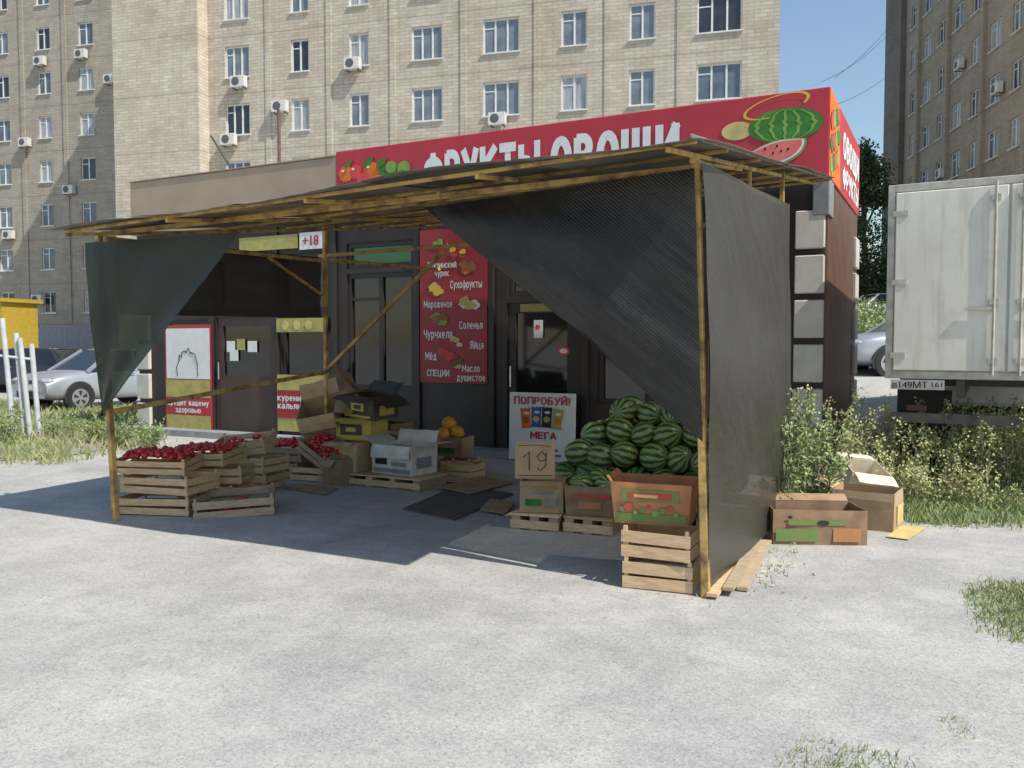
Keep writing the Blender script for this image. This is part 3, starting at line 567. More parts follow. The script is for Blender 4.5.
sheet([fy(86,243,5.1),fy(240,232,5.1),fy(101,416,5.1)],'front_drape','drape_g',.02)
sheet([fy(425,208,5.24),fy(694,168,5.24),fy(703,442,5.24),fy(575,330,5.24)],'front_drape','drape',.022,belly=.05)
sheet([(-1.42,5.25,2.73),(-1.38,8.22,2.90),(-1.33,8.22,.12),(-1.33,5.28,.03)],'side_panel','sidep',.022,Vector((1,0,0)),belly=.03)
sheet([(-6.86,5.3,2.58),(-6.84,8.12,2.66),(-6.84,8.12,1.93),(-6.86,5.3,1.88)],'side_panel','leftp',.02,Vector((-1,0,0)))
# ---------------------------------------------------------------- crates, pallets, cartons
def make_crate(w,l,h,m='wood',ns=2,fr=.74):
    t=thing('wooden_crate','x','crate'); th=.008; g=h/ns
    for s in(-1,1):
        mb=MB()
        for k in range(ns): z=k*g+.01; mb.box((0,s*(l/2),z+g*.38),(w,th,g*fr),M=Matrix.Rotation(random.uniform(-.012,.012),4,'Y'))
        mb.build('side_panel',M[m],t)
        mb=MB()
        for k in range(ns): z=k*g+.01; mb.box((s*(w/2-.006),0,z+g*.38),(th,l-.03,g*fr),M=Matrix.Rotation(random.uniform(-.012,.012),4,'X'))
        mb.build('end_panel',M[m],t)
        for s2 in(-1,1): MB().box((s*(w/2-.022),s2*(l/2-.018),h/2+.01),(.024,.024,h+.02)).build('corner_post',M[m],t)
    mb=MB(); k=5
    for i in range(k): mb.box((0,-l/2+l*(i+.5)/k,.012),(w-.02,l/k*.8,.008))
    mb.build('base',M[m],t); return t
def make_pallet(w,l,h):
    t=thing('wooden_pallet','x','pallet')
    mb=MB()
    for i in range(5): mb.box((0,-l/2+l*(i+.5)/5,h-.01),(w,l/5*.78,.018))
    mb.build('deck_board',M['wood'],t)
    for s in(-1,0,1): MB().box((s*(w/2-.05),0,(h-.02)/2),(.08,l-.01,h-.022)).build('bearer',M['wood_old'],t)
    MB().box((0,-l/2+.006,h*.35),(w+.002,.014,h*.5)).build('front_board',M['wood'],t)
    return t
used={}
def put(key,maker,p,rz,label,z=0,group=None,tilt=None):
    if key in used: o=dup(used[key])
    else: o=maker(); used[key]=o
    o.location=(p[0],p[1],z); o.rotation_euler=(tilt[0] if tilt else 0,tilt[1] if tilt else 0,rz); o['label']=label
    if group: o['group']=group
    return o
CR=lambda:make_crate(.74,.50,.17); CRT=lambda:make_crate(.68,.48,.14); CRB=lambda:make_crate(.62,.44,.17); CR2=lambda:make_crate(.46,.34,.185,fr=.82); CR3=lambda:make_crate(.72,.52,.19,'wood_old'); CR4=lambda:make_crate(.56,.42,.19,'wood_old'); GC='wooden fruit crates'
fruit_me=None
def fruits(root,w,l,z,nx_,ny_,lab,heap=.05,skip=0.):
    global fruit_me
    if fruit_me is None:
        mb=MB().sph((0,0,0),(.033,.033,.029),10,7); o=mb.build('red_fruit',M['fruit']); fruit_me=o.data; bpy.data.objects.remove(o)
    Mx=root.matrix_basis
    for i in range(nx_):
        for j in range(ny_):
            if random.random()<skip: continue
            x=-w/2+.05+(w-.1)*(i+.5)/nx_+random.uniform(-.015,.015); y=-l/2+.05+(l-.1)*(j+.5)/ny_+random.uniform(-.015,.015)
            hz=z+heap*(1-(2*x/w)**2)*(1-(2*y/l)**2)+random.uniform(-.012,.02)
            o=bpy.data.objects.new('red_fruit',fruit_me); COL.objects.link(o); o.location=Mx@Vector((x,y,hz)); o.rotation_euler=(random.random()*3,random.random()*3,0); o.scale=(random.uniform(.8,1.15),)*3
            tag(o,lab,'fruit','small red fruits in the crates')
pA=PD(163,8.15)
put('cr',CR,pA+rt*.0,R(20),'pale wooden crate at the bottom of the left front stack',z=0,group=GC); put('cr',CR,pA+rt*.04+fh*.03,R(12),'pale wooden crate in the middle of the left front stack',z=.19,group=GC)
c=put('crt',CRT,pA-rt*.08+fh*.05,R(28),'crate heaped with red fruit on top of the left front stack',z=.385,group=GC,tilt=(R(3),R(2))); fruits(c,.68,.48,.14,9,6,'small round red fruit heaped in the top crate of the left stack',.05)
pA2=PD(214,8.75)
put('crb',CRB,pA2,R(16),'crate at the bottom of the short stack right of the left front stack',z=0,group=GC); put('crb',CRB,pA2+rt*.03,R(27),'middle crate of the short stack right of the left front stack',z=.19,group=GC)
c=put('crt',CRT,pA2-rt*.10,R(16),'second crate of red fruit right of the topmost left crate',z=.385,group=GC,tilt=(R(4),R(-2))); fruits(c,.68,.48,.135,9,6,'red fruit in the second heaped crate from the left',.04)
pB=PD(250,9.5)
put('crb',CRB,pB,R(12),'bottom crate of the rear empty stack left of the cartons',z=0,group=GC); put('crb',CRB,pB+rt*.04,R(2),'middle crate of the rear empty stack left of the cartons',z=.195,group=GC)
c=put('crb',CRB,pB-fh*.05-rt*.05,R(24),'top tilted crate of the rear stack with little fruit',z=.41,group=GC,tilt=(R(8),R(-6))); fruits(c,.60,.42,.10,7,4,'sparse small red fruit in the tilted top crate of the rear stack',.02,.45)
pC=PD(234,8.1); c=put('cr3',CR3,pC,R(42),'weathered crate alone on the ground with a few red fruits',group=GC,tilt=(R(3),R(-2))); fruits(c,.72,.52,.06,9,6,'loose red fruit on the floor of the nearly empty crate',.0,.5)
put('cr4',CR4,PD(288,10.4),R(5),'weathered crate supporting the small fruit crate in the middle left',group=GC)
c=put('cr4',CR4,PD(289,10.35),R(10),'weathered crate full of red fruit beside the tipped cartons',z=.21,group=GC,tilt=(R(4),0)); fruits(c,.56,.42,.17,8,5,'small red fruit filling the crate beside the tipped cartons',.05)
c=put('cr4',CR4,PD(326,10.0),R(-16),'weathered crate of red fruit tilted against the brown cartons',z=.28,group=GC,tilt=(R(14),R(20))); fruits(c,.56,.42,.15,8,5,'small red fruit in the tilted crate by the brown cartons',.03,.15)
put('crb',CRB,PD(322,10.1),R(6),'pale crate under the tilted fruit crate',z=0.0,group=GC)
put('pal',lambda:make_pallet(.75,.55,.13),PD(357,9.95),R(4),'light wooden pallet under the brown cartons'); put('pal',None,PD(406,9.65),R(-2),'light wooden pallet under the white carton')
def make_carton(w,l,h,m,flaps=((1,110),(2,120)),flare=0.,name='cardboard_box',prints=(),fl=.5,hole=True):
    t=thing(name,'x','box'); mb=MB(); th=.006
    b=[(-w/2,-l/2),(w/2,-l/2),(w/2,l/2),(-w/2,l/2)]; tp=[(x*(1+flare)+random.uniform(-.01,.01),y*(1+flare)+random.uniform(-.01,.01)) for x,y in b]
    n=6
    for i in range(4):
        a0,a1=Vector((*b[i],0)),Vector((*b[(i+1)%4],0)); c0,c1=Vector((*tp[i],h)),Vector((*tp[(i+1)%4],h)); nr=(a1-a0).cross(UP).normalized()
        vs=[];fs=[]
        for q in(0,-th):
            for j in range(n+1):
                for k in range(n+1):
                    s,tt=k/n,j/n; p=a0.lerp(a1,s).lerp(c0.lerp(c1,s),tt)+nr*(q+.010*math.sin(PI*s)*math.sin(PI*tt*.8+i)); vs.append(p)
        o=(n+1)**2
        for j in range(n):
            for k in range(n): q0=j*(n+1)+k; fs.append((q0,q0+1,q0+n+2,q0+n+1)); fs.append((o+q0,o+q0+n+1,o+q0+n+2,o+q0+1))
        for k in range(n): q0=n*(n+1)+k; fs.append((q0,q0+1,o+q0+1,o+q0))
        mb.add(vs,fs)
    mb.bb(-w/2,w/2,-l/2,l/2,.002,.008)
    mb.build('body',M[m],t)
    for i,ang in flaps:
        a0,a1=Vector((*tp[i],h)),Vector((*tp[(i+1)%4],h)); nr=(a1-a0).cross(UP).normalized(); L=(l if i%2==0 else w)*fl*.9; a=R(ang)
        d=UP*math.cos(a)+nr*math.sin(a); e=(a1-a0).normalized(); W_=(a1-a0).length; vs=[];fs=[]; K=7
        d2=(UP*math.cos(a+.25)+nr*math.sin(a+.25))
        for k in range(K+1):
            s=k/K; s_=.02+.96*s; base=a0+e*W_*s_; jit=random.uniform(-.05,.03)*L
            vs+=[base,base+d*L*.5,base+d*L*.5+d2*(L*.5+jit)]
        for k in range(K):
            q0=k*3; fs+=[(q0,q0+3,q0+4,q0+1),(q0+1,q0+4,q0+5,q0+2)]
        f=MB().add(vs,fs).build('flap',M[m],t); s=f.modifiers.new('S','SOLIDIFY'); s.thickness=.005
    for jx,(x0,x1,z0,z1,pm,sd) in enumerate(prints):
        off=.0135+flare*l/2+.0008*jx
        if sd==0: MB().quad((x0,-l/2-off,z0),(x1,-l/2-off,z0),(x1,-l/2-off,z1),(x0,-l/2-off,z1)).build('printed_panel',M[pm],t)
        else: MB().quad((w/2+off,x0,z0),(w/2+off,x1,z0),(w/2+off,x1,z1),(w/2+off,x0,z1)).build('printed_panel',M[pm],t)
    return t
def carton(label,p,rz,z,*a,tilt=None,**k):
    t=make_carton(*a,**k); t.location=(p[0],p[1],z); t.rotation_euler=((tilt[0],tilt[1],rz) if tilt else (0,0,rz)); t['label']=label; return t
def hole(t,x,y,z,rx=.05,rz=.02): mm=MB(); disc(mm,(x,y,z),rx,rz,12); mm.build('hand_hole',M['dark'],t)
t=carton('white open fruit carton with dark print on the right pallet',PD(404,9.75),R(-6),.135,.60,.44,.33,'card_w',((0,160),(1,75),(2,12),(3,60)),prints=((-.27,.27,.02,.07,'soffit',0),(-.24,-.06,.11,.20,'black',0),(.0,.22,.10,.15,'soffit',0),(.02,.25,.18,.22,'black',0),(-.2,.2,.26,.275,'soffit',0),(-.15,.1,.08,.2,'soffit',1)),fl=.38)
MB().bb(-.27,.27,-.205,.205,.27,.28).build('inner_tray',M['card'],t)
t=carton('plain brown closed carton left of the white carton',PD(351,9.95),R(3),.135,.38,.36,.34,'card',((0,92),(2,92)),fl=.55,prints=((-.1,.1,.12,.2,'card_dk',0),))
carton('brown carton lying tipped open on top of the pile, leftmost',PD(328,10.4),R(18),.60,.50,.40,.34,'card',((0,150),(1,110),(2,30)),tilt=(R(36),R(-12)))
carton('brown open carton tipped beside the black and yellow one',PD(339,10.7),R(-15),.84,.44,.36,.30,'card_dk',((0,120),(3,70),(1,30)),tilt=(R(-28),R(32)))
carton('brown carton standing behind the pile against the shop',PD(337,10.95),R(8),.45,.55,.40,.42,'card_dk',((0,130),(1,100)))
carton('black and yellow banana carton on top of the pile',PD(370,10.2),R(-10),.74,.54,.40,.27,'banana_k',((0,95),(2,40),(1,110)),prints=((-.23,.23,.02,.05,'banana_y',0),(-.10,.12,.10,.19,'banana_y',0),(-.05,.07,.12,.17,'banana_k',0),(-.12,.12,.05,.17,'banana_y',1)),fl=.5,tilt=(R(4),R(3)))
carton('yellow banana carton under the black and yellow one',PD(362,10.2),R(4),.475,.48,.38,.26,'banana_y',((0,92),(2,92)),prints=((-.18,.12,.06,.19,'banana_k',0),(-.1,.04,.1,.15,'banana_y',0)),fl=.5)
carton('small brown carton between the crate and pallets',PD(338,9.72),R(-12),.0,.24,.27,.30,'card_dk',((0,120),(2,100)))
carton('brown carton stacked behind the yellow banana carton',PD(386,10.75),R(-3),.0,.5,.4,.62,'card_dk',((0,92),(2,92)),fl=.55)
carton('brown carton leaning behind the white carton',PD(408,10.45),R(10),.0,.48,.36,.54,'card',((0,100),(1,130),(3,60)),tilt=(R(-4),0),fl=.4)
put('cr2',CR2,PD(458,10.6),R(8),'small pale crate under the carton of yellow melons',group=GC)
put('cr2',None,PD(462,10.25),R(3),'small pale crate lying in front of the yellow melons',group=GC)
carton('worn carton of yellow melons at the end of the left row',PD(452,10.7),R(5),.21,.44,.36,.24,'card_dk',((0,130),),prints=((-.15,.12,.04,.15,'green',0),))
for i,(px,dz,dd,lab) in enumerate([(443,.48,0,'left'),(457,.50,.05,'right'),(449,.61,.1,'top')]):
    o=MB().sph((0,0,0),(.09,.09,.105),16,10).build('yellow_melon',M['ymelon']); o.location=PD(px,10.6+dd,dz); o.rotation_euler=(1.2,.3*i,0); tag(o,'yellow orange melon in the worn carton, %s one of three'%lab,'melon','yellow melons')
def flat(name,label,cat,pts,m,z=.006,th=.006):
    P_=[Vector(p) for p in pts]; n=len(P_); mb=MB(); vs=[p+UP*(z+random.uniform(0,.008)) for p in P_]; vs+=[p+UP*th for p in vs]
    fs=[tuple(reversed(range(n))),tuple(range(n,2*n))]+[(i,(i+1)%n,n+(i+1)%n,n+i) for i in range(n)]; mb.add(vs,fs); o=mb.build(name,M[m]); tag(o,label,cat); return o
flat('floor_mat','dark rubber mat lying on the stall floor','mat',[G(403,510),G(455,521),G(513,495),G(462,485)],'mat',.004,.012)
flat('cardboard_sheet','flat cardboard sheet on the ground left of the mat','cardboard',[G(285,489),G(325,496),G(338,489),G(300,484)],'card_dk')
flat('cardboard_sheet','flat cardboard sheet by the far end of the mat','cardboard',[G(438,490),G(470,497),G(515,484),G(480,479)],'card_dk',.025)
flat('cardboard_sheet','torn cardboard strip between the mat and the pallets','cardboard',[G(480,513),G(505,517),G(515,505),G(490,502)],'card',.025)
flat('cardboard_sheet','pale cardboard piece on the ground right of the outdoor boxes','cardboard',[G(886,538),G(908,541),G(926,529),G(902,527)],'melonp')
flat('cardboard_sheet','brown cardboard sheet between the white carton and the mat','cardboard',[G(430,482),G(462,486),G(480,476),G(450,473)],'card',.03)
put('pal2',lambda:make_pallet(.44,.40,.14),PD(542,7.45),R(6),'small light pallet under the cardboard box with the number'); put('pal2',None,PD(596,7.3),R(2),'small light pallet under the open brown watermelon carton')
t=carton('brown carton standing under the handwritten price card',PD(543,7.45),R(20),.145,.38,.26,.27,'card',((0,92),(2,92)),prints=((-.14,.0,.06,.12,'green',0),(.03,.14,.06,.12,'soffit',0),(-.08,.10,.16,.18,'soffit',0)))
t=thing('price_card','cardboard price card with handwritten number 19','price card',PD(535,7.42,.425),R(20))
MB().box((0,0,.165),(.35,.012,.33)).build('card',M['card'],t)
def stroke(pts,name='stroke',m='card_dk',r=.0045): 
    mm=MB(); mm.tube([(x,-.009,z) for x,z in pts],r,5); mm.build(name,M[m],t)
stroke([(-.10,.19),(-.05,.24),(-.05,.08)],'digit',m='ink'); stroke([(.10,.2),(.06,.245),(.02,.2),(.05,.155),(.10,.18),(.10,.23),(.095,.12),(.05,.075),(.02,.1)],'digit',m='ink')
stroke([(-.15,.03),(.15,.035)],'line',m='ink',r=.003); stroke([(-.14,.29),(.0,.3),(.14,.29)],'line',m='ink',r=.003)
carton('open brown carton holding watermelons in front of the pile',PD(597,7.35),R(10),.145,.46,.34,.25,'card_dk',((1,60),),prints=((-.12,.08,.06,.12,'carton_or',0),(-.18,.16,.15,.19,'carton_rd',0)),flare=.06)
pL=PD(664,5.62); put('cr2',None,pL,R(6),'lower pale crate beside the right front post',group=GC); put('cr2',None,pL,R(1),'upper pale crate beside the right front post',z=.202,group=GC)
t=carton('large orange and green printed carton on two crates by the post',PD(657,5.78),R(8),.405,.49,.37,.28,'carton_or',((3,35),),flare=.14,fl=.10)
CH=.28; CL=.37
def fyc(z,off): return -CL/2*(1+.14*z/CH)-.0135-off
def cpan(x0,x1,z0,z1,m,off,name='printed_panel'): MB().add([(x0,fyc(z0,off),z0),(x1,fyc(z0,off),z0),(x1,fyc(z1,off),z1),(x0,fyc(z1,off),z1)],[(0,1,2,3)]).build(name,M[m],t)
cpan(-.235,.235,.015,.075,'carton_gr',.001); cpan(-.19,.19,.155,.235,'carton_gr',.001); cpan(-.15,.14,.17,.22,'carton_rd',.002); cpan(-.11,.05,.185,.205,'melonp',.003)
for i in range(9):
    x=-.19+.045*i; z=.10+.022*math.sin(i*2.1); r_=random.uniform(.018,.034); MB().add([(x+r_*math.cos(a*PI/4)*random.uniform(.6,1.2),fyc(z,.0035+.0003*i),z+r_*.75*math.sin(a*PI/4)) for a in range(8)],[tuple(range(8))]).build('printed_leaf',M[['carton_gr','carton_rd','lgreen'][i%3]],t)
wm0=MB().sph((0,0,0),(.124,.124,.131),26,18).build('watermelon',M['melon']); wme=wm0.data; bpy.data.objects.remove(wm0)
LAY=['bottom layer','second layer','third layer','top layer']
for g in range(4):
    put('crp',lambda:make_crate(.62,.45,.26,'wood_old'),(-2.95+.64*(g%2),7.42+.47*(g//2)),0,'weathered crate under the watermelon pile, %s'%['front left','front right','back left','back right'][g],group=GC)
put('crp',None,(-1.72,7.5),R(90),'weathered crate under the watermelon pile by the side sheet',group=GC)
def wmelon(p,lab,s=1.):
    o=bpy.data.objects.new('watermelon',wme); COL.objects.link(o); o.location=p; o.rotation_euler=(random.uniform(.9,2.1),random.uniform(-.5,.5),random.uniform(0,6)); o.scale=(s,)*3
    tag(o,lab,'watermelon','watermelons in the pile')
for k,(a,b,z) in enumerate([(7,4,.39),(6,4,.58),(5,3,.775),(3,2,.965)]):
    for i in range(a):
        for j in range(b):
            x=-2.50+(i-(a-1)/2)*.24+random.uniform(-.022,.022); y=7.66+(j-(b-1)/2)*.24+random.uniform(-.022,.022)
            if x>-1.56: continue
            wmelon((x,y,z+random.uniform(-.025,.03)),'striped watermelon in the %s of the pile'%LAY[k],random.uniform(.90,1.08))
for i,(dx,dy) in enumerate([(-.12,-.05),(.12,-.04),(0,.09)]):
    p=PD(597,7.35,.36); wmelon((p.x+dx,p.y+dy,.37+.02*i),'striped watermelon inside the open brown carton in front of the pile',.88)
p=WY(507,460,10.35); q_=WY(573,460,10.35)
bd=thing('poster_board','white advertising poster with red heading leaning against the shop','poster',((p.x+q_.x)/2,10.40,.02),0,rot=(R(-2),0,0)); bw=q_.x-p.x; bh=.93
MB().bb(-bw/2,bw/2,0,.02,0,bh).build('panel',M['white'],bd,bevel=.003)
sign('ПОПРОБУЙ!',bw*.86,.11,M['red'],Matrix.Translation((0,-.004,bh-.11))@RX90,bd,t=.2); sign('МЕГА',bw*.40,.10,M['red'],Matrix.Translation((.03,-.004,.35))@RX90,bd,t=.24)
for i,(x,zc,tl,m,m2) in enumerate([(-.24,.58,.1,'orange','brownp'),(-.08,.60,.0,'blue','melonp'),(.08,.60,-.05,'black','olive'),(.24,.58,-.12,'olive','orange')]):
    yy=-.004-.003*i; mm=MB(); pts=[(-.08,-.14),(.08,-.14),(.068,-.10),(.073,.09),(.08,.13)]+[(.08-.027*j,.145 if j%2 else .125) for j in range(1,6)]+[(-.08,.13),(-.073,.09),(-.068,-.10)]
    mm.poly([(x+a*math.cos(tl)-b*math.sin(tl),yy,zc+b*math.cos(tl)+a*math.sin(tl)) for a,b in pts]); mm.build('printed_packet',M[m],bd)
    mm=MB(); disc(mm,(x,yy-.0015,zc-.03),.05,.042,14); mm.build('printed_patch',M[m2],bd); mm=MB(); disc(mm,(x+.01,yy-.002,zc+.065),.045,.018,12); mm.build('printed_patch',M['white'],bd)
for k in range(3): MB().quad((-.3+.03*k,-.003,.07+.07*k),(.3-.05*k,-.003,.07+.07*k),(.3-.05*k,-.003,.10+.07*k),(-.3+.03*k,-.003,.10+.07*k)).build('printed_line',M['gl3' if k!=1 else 'red'],bd)
t=carton('worn brown and green carton with torn hand hole outside the stall',PD(815,6.95),R(24),0,.74,.42,.28,'card_dk',((2,60),),prints=((-.35,-.02,.03,.13,'carton_gr',0),(.10,.32,.03,.14,'carton_or',0),(-.25,.2,.16,.20,'carton_gr',0),(-.14,.12,.05,.15,'carton_gr',1)),fl=.3)
hole(t,.02,-.2275,.18,.05,.022); hole(t,-.24,-.2275,.225,.02,.012)
carton('yellowish open carton behind the worn brown carton outside',PD(870,7.5),R(-8),0,.52,.42,.33,'card',((3,60),(0,170)),prints=((-.12,.12,.05,.22,'melonp',1),),fl=.35)
carton('upturned cream foam box lying in the weeds outside',PD(860,8.3),R(40),.24,.42,.3,.2,'foam',((0,95),(2,95)),tilt=(R(25),R(8)))
for i,(a,b,c_,d_,z,lab) in enumerate([(712,600,745,556,.03,'plank nearest the side sheet'),(728,597,757,548,.05,'middle plank of the three'),(742,592,767,546,.02,'outer plank of the three')]):
    p=G(a,b); q1=G(c_,d_); o=MB().bar((p.x,p.y,z),(q1.x,q1.y,z+.02),.07,.022).build('plank',M['wood_old'] if i else M['wood']); tag(o,'weathered wooden plank on the ground, '+lab,'plank','planks beside the stall')
# ---------------------------------------------------------------- vehicles
def wheel(parent,x,y,r,w,side):
    g=MB(); n=24; g.tube([(x,y-w/2,r),(x,y+w/2,r)],r,n); t=g.build('wheel',M['tyre'],parent)
    g=MB(); yy=y+side*(w/2+.006); g.tube([(x,yy-side*.01,r),(x,yy,r)],r*.66,18); g.build('rim',M['rim'],t)
    g=MB()
    for k in range(5):
        a=k*2*PI/5+.3; g.add([(x+r*.54*math.cos(a+q)*s_,yy+side*.004,r+r*.54*math.sin(a+q)*s_) for q,s_ in((-.32,.35),(-.25,1),(.25,1),(.32,.35))],[(0,1,2,3)])
    tag(g.build('rim_opening',M['dark'],t),kind='stuff')
def make_car(label,loc,rz,paint,hatch=False):
    t=thing('parked_car',label,'car',loc,rz,'parked cars')
    st=[(-2.0,.42,.82,.68),(-1.9,.3,1.0,.80),(-1.45,.24,1.02,.86),(-.6,.22,1.0,.88),(.4,.22,.98,.88),(1.0,.22,.97,.88),(1.5,.24,.93,.86),(1.85,.28,.86,.81),(2.0,.34,.74,.74)]
    vs=[];fs=[];n=12
    for x,zb,zt,w in st:
        ring=[(w*.9,zb),(w,zb+.14),(w*1.01,(zb+zt)/2),(w*.97,zt-.08),(w*.84,zt),(w*.4,zt+.015)]
        vs+=[(x,a,b) for a,b in ring]+[(x,-a,b) for a,b in reversed(ring)]
    for i in range(len(st)-1):
        for k in range(n): fs.append((i*n+k,i*n+(k+1)%n,(i+1)*n+(k+1)%n,(i+1)*n+k))
    fs.append(tuple(range(n))); fs.append(tuple(reversed(range((len(st)-1)*n,len(st)*n))))
    MB().add(vs,fs,0,True).build('body',M[paint],t,sub=2)
    xb0,xb1,xr0,xr1=(-1.85 if hatch else -1.8,1.0,-1.5 if hatch else -1.1,.2); zb,zt=.94,1.46; wb,wr=.80,.62
    B=[(xb0,-wb,zb),(xb1,-wb,zb),(xb1,wb,zb),(xb0,wb,zb)]; T=[(xr0,-wr,zt),(xr1,-wr,zt),(xr1,wr,zt),(xr0,wr,zt)]
    B=[Vector(v) for v in B];T=[Vector(v) for v in T]
    g=MB(); 
    g.add([(xr0-.02,-wr,zt),(xr1+.02,-wr,zt),(xr1+.02,wr,zt),(xr0-.02,wr,zt),(xr0+.15,-wr*.6,zt+.045),(xr1-.15,-wr*.6,zt+.045),(xr1-.15,wr*.6,zt+.045),(xr0+.15,wr*.6,zt+.045)],[(4,5,6,7),(0,1,5,4),(1,2,6,5),(2,3,7,6),(3,0,4,7),(3,2,1,0)],0,True)
    for k in range(4): g.bar(B[k],T[k],.07,.07)
    for s in(-1,1):
        g.bar((-.35,s*wb,zb),(-.35,s*wr,zt),.07,.03)
    g.build('roof',M[paint],t)
    nm=[('side_window',0,1),('windscreen',1,2),('side_window',2,3),('rear_window',3,0)]
    for nme,a,b in nm: MB().quad(B[a],B[b],T[b],T[a]).build(nme,M['carglass'],t)
    for s in(-1,1):
        for x in(-1.25,1.25):
            g=MB(); g.add([(x+.39*math.cos(a*PI/12),s*.888,max(.2,.34+.39*math.sin(a*PI/12))) for a in range(24)],[tuple(range(24))]); g.build('wheel_arch',M['dark'],t)
            wheel(t,x,s*.80,.33,.2,s)
        MB().sph((1.84,s*.58,.74),(.18,.20,.085),12,8).build('headlight',M['lamp'],t); MB().sph((-1.92,s*.62,.85),(.09,.15,.09),12,8).build('tail_light',M['tail'],t)
        MB().sph((.7,s*.98,1.0),(.07,.1,.06),10,6).build('mirror',M[paint],t)
        MB().bb(-.25,-.1,s*.905,s*.895,.86,.89).build('door_handle',M['chrome'],t)
        MB().sph((1.9,s*.6,.42),(.08,.10,.05),10,6).build('fog_light',M['lamp'],t)
    MB().bb(1.93,2.0,-.40,.40,.67,.76).build('grille',M['dark'],t); MB().bb(1.93,2.01,-.45,.45,.36,.50).build('lower_grille',M['dark'],t); MB().bb(1.98,2.03,-.26,.26,.53,.63).build('number_plate',M['white'],t)
    mm=MB(); mm.tube([(1.99,0,.72),(2.01,0,.72)],.06,14); mm.build('badge',M['chrome'],t)
    return t
make_car('silver parked car seen from its front beyond the left stall post',PD(104,22.0),YAW+PI+R(60),'silver',True)
make_car('dark parked car partly hidden behind the silver car',PD(22,29),YAW+PI-R(5),'darkcar',True)
p=W(8.98,18.4); make_car('silver car parked between the kiosk and truck, wheel showing',(p.x,p.y,.90),YAW+PI+R(3),'silver')
p=PD(890,42); make_car('tiny distant white car on the rise behind the truck',(p.x,p.y,gh(p.x,p.y)-.2),YAW+R(10),'whitecar')
TZ=.25; TX,TY=-.66,10.0; TW=2.25
tr=thing('box_truck','white box truck with scuffed rear doors parked beside the kiosk','truck',(TX+TW/2,TY,TZ),R(-2))
hw=TW/2; zb,zt=.99,3.05; LN=4.2
MB().bb(-hw,hw,.03,LN,zb,zt).build('cargo_box',M['truck'],tr,bevel=.01)
g=MB(); g.bb(-hw-.01,-hw+.06,-.0,.05,zb,zt+.01).bb(hw-.06,hw+.01,0,.05,zb,zt+.01).bb(-hw+.06,hw-.06,0,.05,zt-.07,zt+.01).bb(-hw+.06,hw-.06,0,.05,zb,zb+.08); g.build('rear_frame',M['alu'],tr,bevel=.006)
for a,b in((-hw+.07,-.012),(.012,hw-.07)):
    d=MB().bb(a,b,-.012,.03,zb+.09,zt-.08).build('rear_door',M['truck'],tr,bevel=.008)
    xh=-.12 if a<0 else .12
    MB().tube([(xh,-.035,zb+.05),(xh,-.035,zt-.04)],.014,8).build('locking_rod',M['alu'],d)
    for z in(zb+.2,zb+.8,zt-.2): MB().bb(xh-.04,xh+.04,-.045,-.013,z-.03,z+.03).build('rod_bracket',M['alu'],d)
    e=a if a<0 else b
    for z in(zb+.25,(zb+zt)/2,zt-.3): MB().bb(e-.03 if a<0 else e-.12,e+.12 if a<0 else e+.03,-.022,-.013,z-.03,z+.03).build('hinge',M['alu'],d)
    MB().bb(xh+(-.25 if a<0 else .02),xh+(-.02 if a<0 else .25),-.05,-.03,zb+.72,zb+.75).build('handle',M['alu'],d)
g=MB(); g.bb(-.45,-.37,.1,LN+1.4,zb-.2,zb-.01).bb(.37,.45,.1,LN+1.4,zb-.2,zb-.01)
for y in(.5,1.5,2.5,3.5): g.bb(-hw+.1,hw-.1,y,y+.06,zb-.09,zb-.005)
g.build('chassis',M['steel'],tr); MB().bb(-hw+.05,hw-.05,.02,.12,.52,.62).build('rear_bumper',M['steel'],tr)
pl=MB().bb(-hw+.05,-hw+.57,.0,.012,zb-.115,zb-.012).build('number_plate',M['plate'],tr)
text('в149МТ',.34,.07,M['black'],Matrix.Translation((-hw+.24,-.004,zb-.065))@RX90,pl,bold=.02); text('161',.1,.05,M['black'],Matrix.Translation((-hw+.50,-.004,zb-.06))@RX90,pl,bold=.02)
for s in(-1,1):
    MB().bb(s*(hw-.3)-.1,s*(hw-.3)+.1,.13,.16,.64,.70).build('tail_light',M['tail'],tr); 
    for y,x in((1.0,.78),(4.9,.78)):
        g=MB(); g.tube([(s*(x-.14),y,.36),(s*(x+.14),y,.36)],.37,24); w=g.build('wheel',M['tyre'],tr); g=MB(); g.tube([(s*(x+.141),y,.36),(s*(x+.15),y,.36)],.2,18); g.build('rim',M['rim'],w)
    MB().bb(s*.50,s*1.05,.5,.52,.12,.85).build('mud_flap',M['tyre'],tr)
g=MB(); c0=[(LN+.1,.45),(LN+2.2,.45),(LN+2.25,1.0),(LN+1.6,1.25),(LN+1.0,2.05),(LN+.1,2.1)]
n=len(c0); g.add([(-.95,y,z) for y,z in c0]+[(.95,y,z) for y,z in c0],[tuple(range(n)),tuple(reversed(range(n,2*n)))]+[(i,n+i,n+(i+1)%n,(i+1)%n) for i in range(n)]); g.build('cab',M['whitecar'],tr,bevel=.05)
for s in(-1,1): MB().quad((s*.953,LN+.3,1.25),(s*.953,LN+1.45,1.25),(s*.953,LN+1.02,1.9),(s*.953,LN+.3,1.95)).build('cab_window',M['carglass'],tr)
b=PD(-8,47); yb=thing('yellow_booth','small yellow booth in front of the distant left block','booth',b,BR)
MB().bb(-2.2,2.,-1.2,1.2,0,3.9).build('wall',M['ybooth'],yb); MB().bb(-2.4,2.2,-1.4,1.4,3.9,4.1).build('roof',M['ybooth'],yb)
for x in(-1.2,.9): MB().bb(x-.75,x+.75,-1.23,-1.2,1.5,3.3).build('window',M['gl1'],yb)
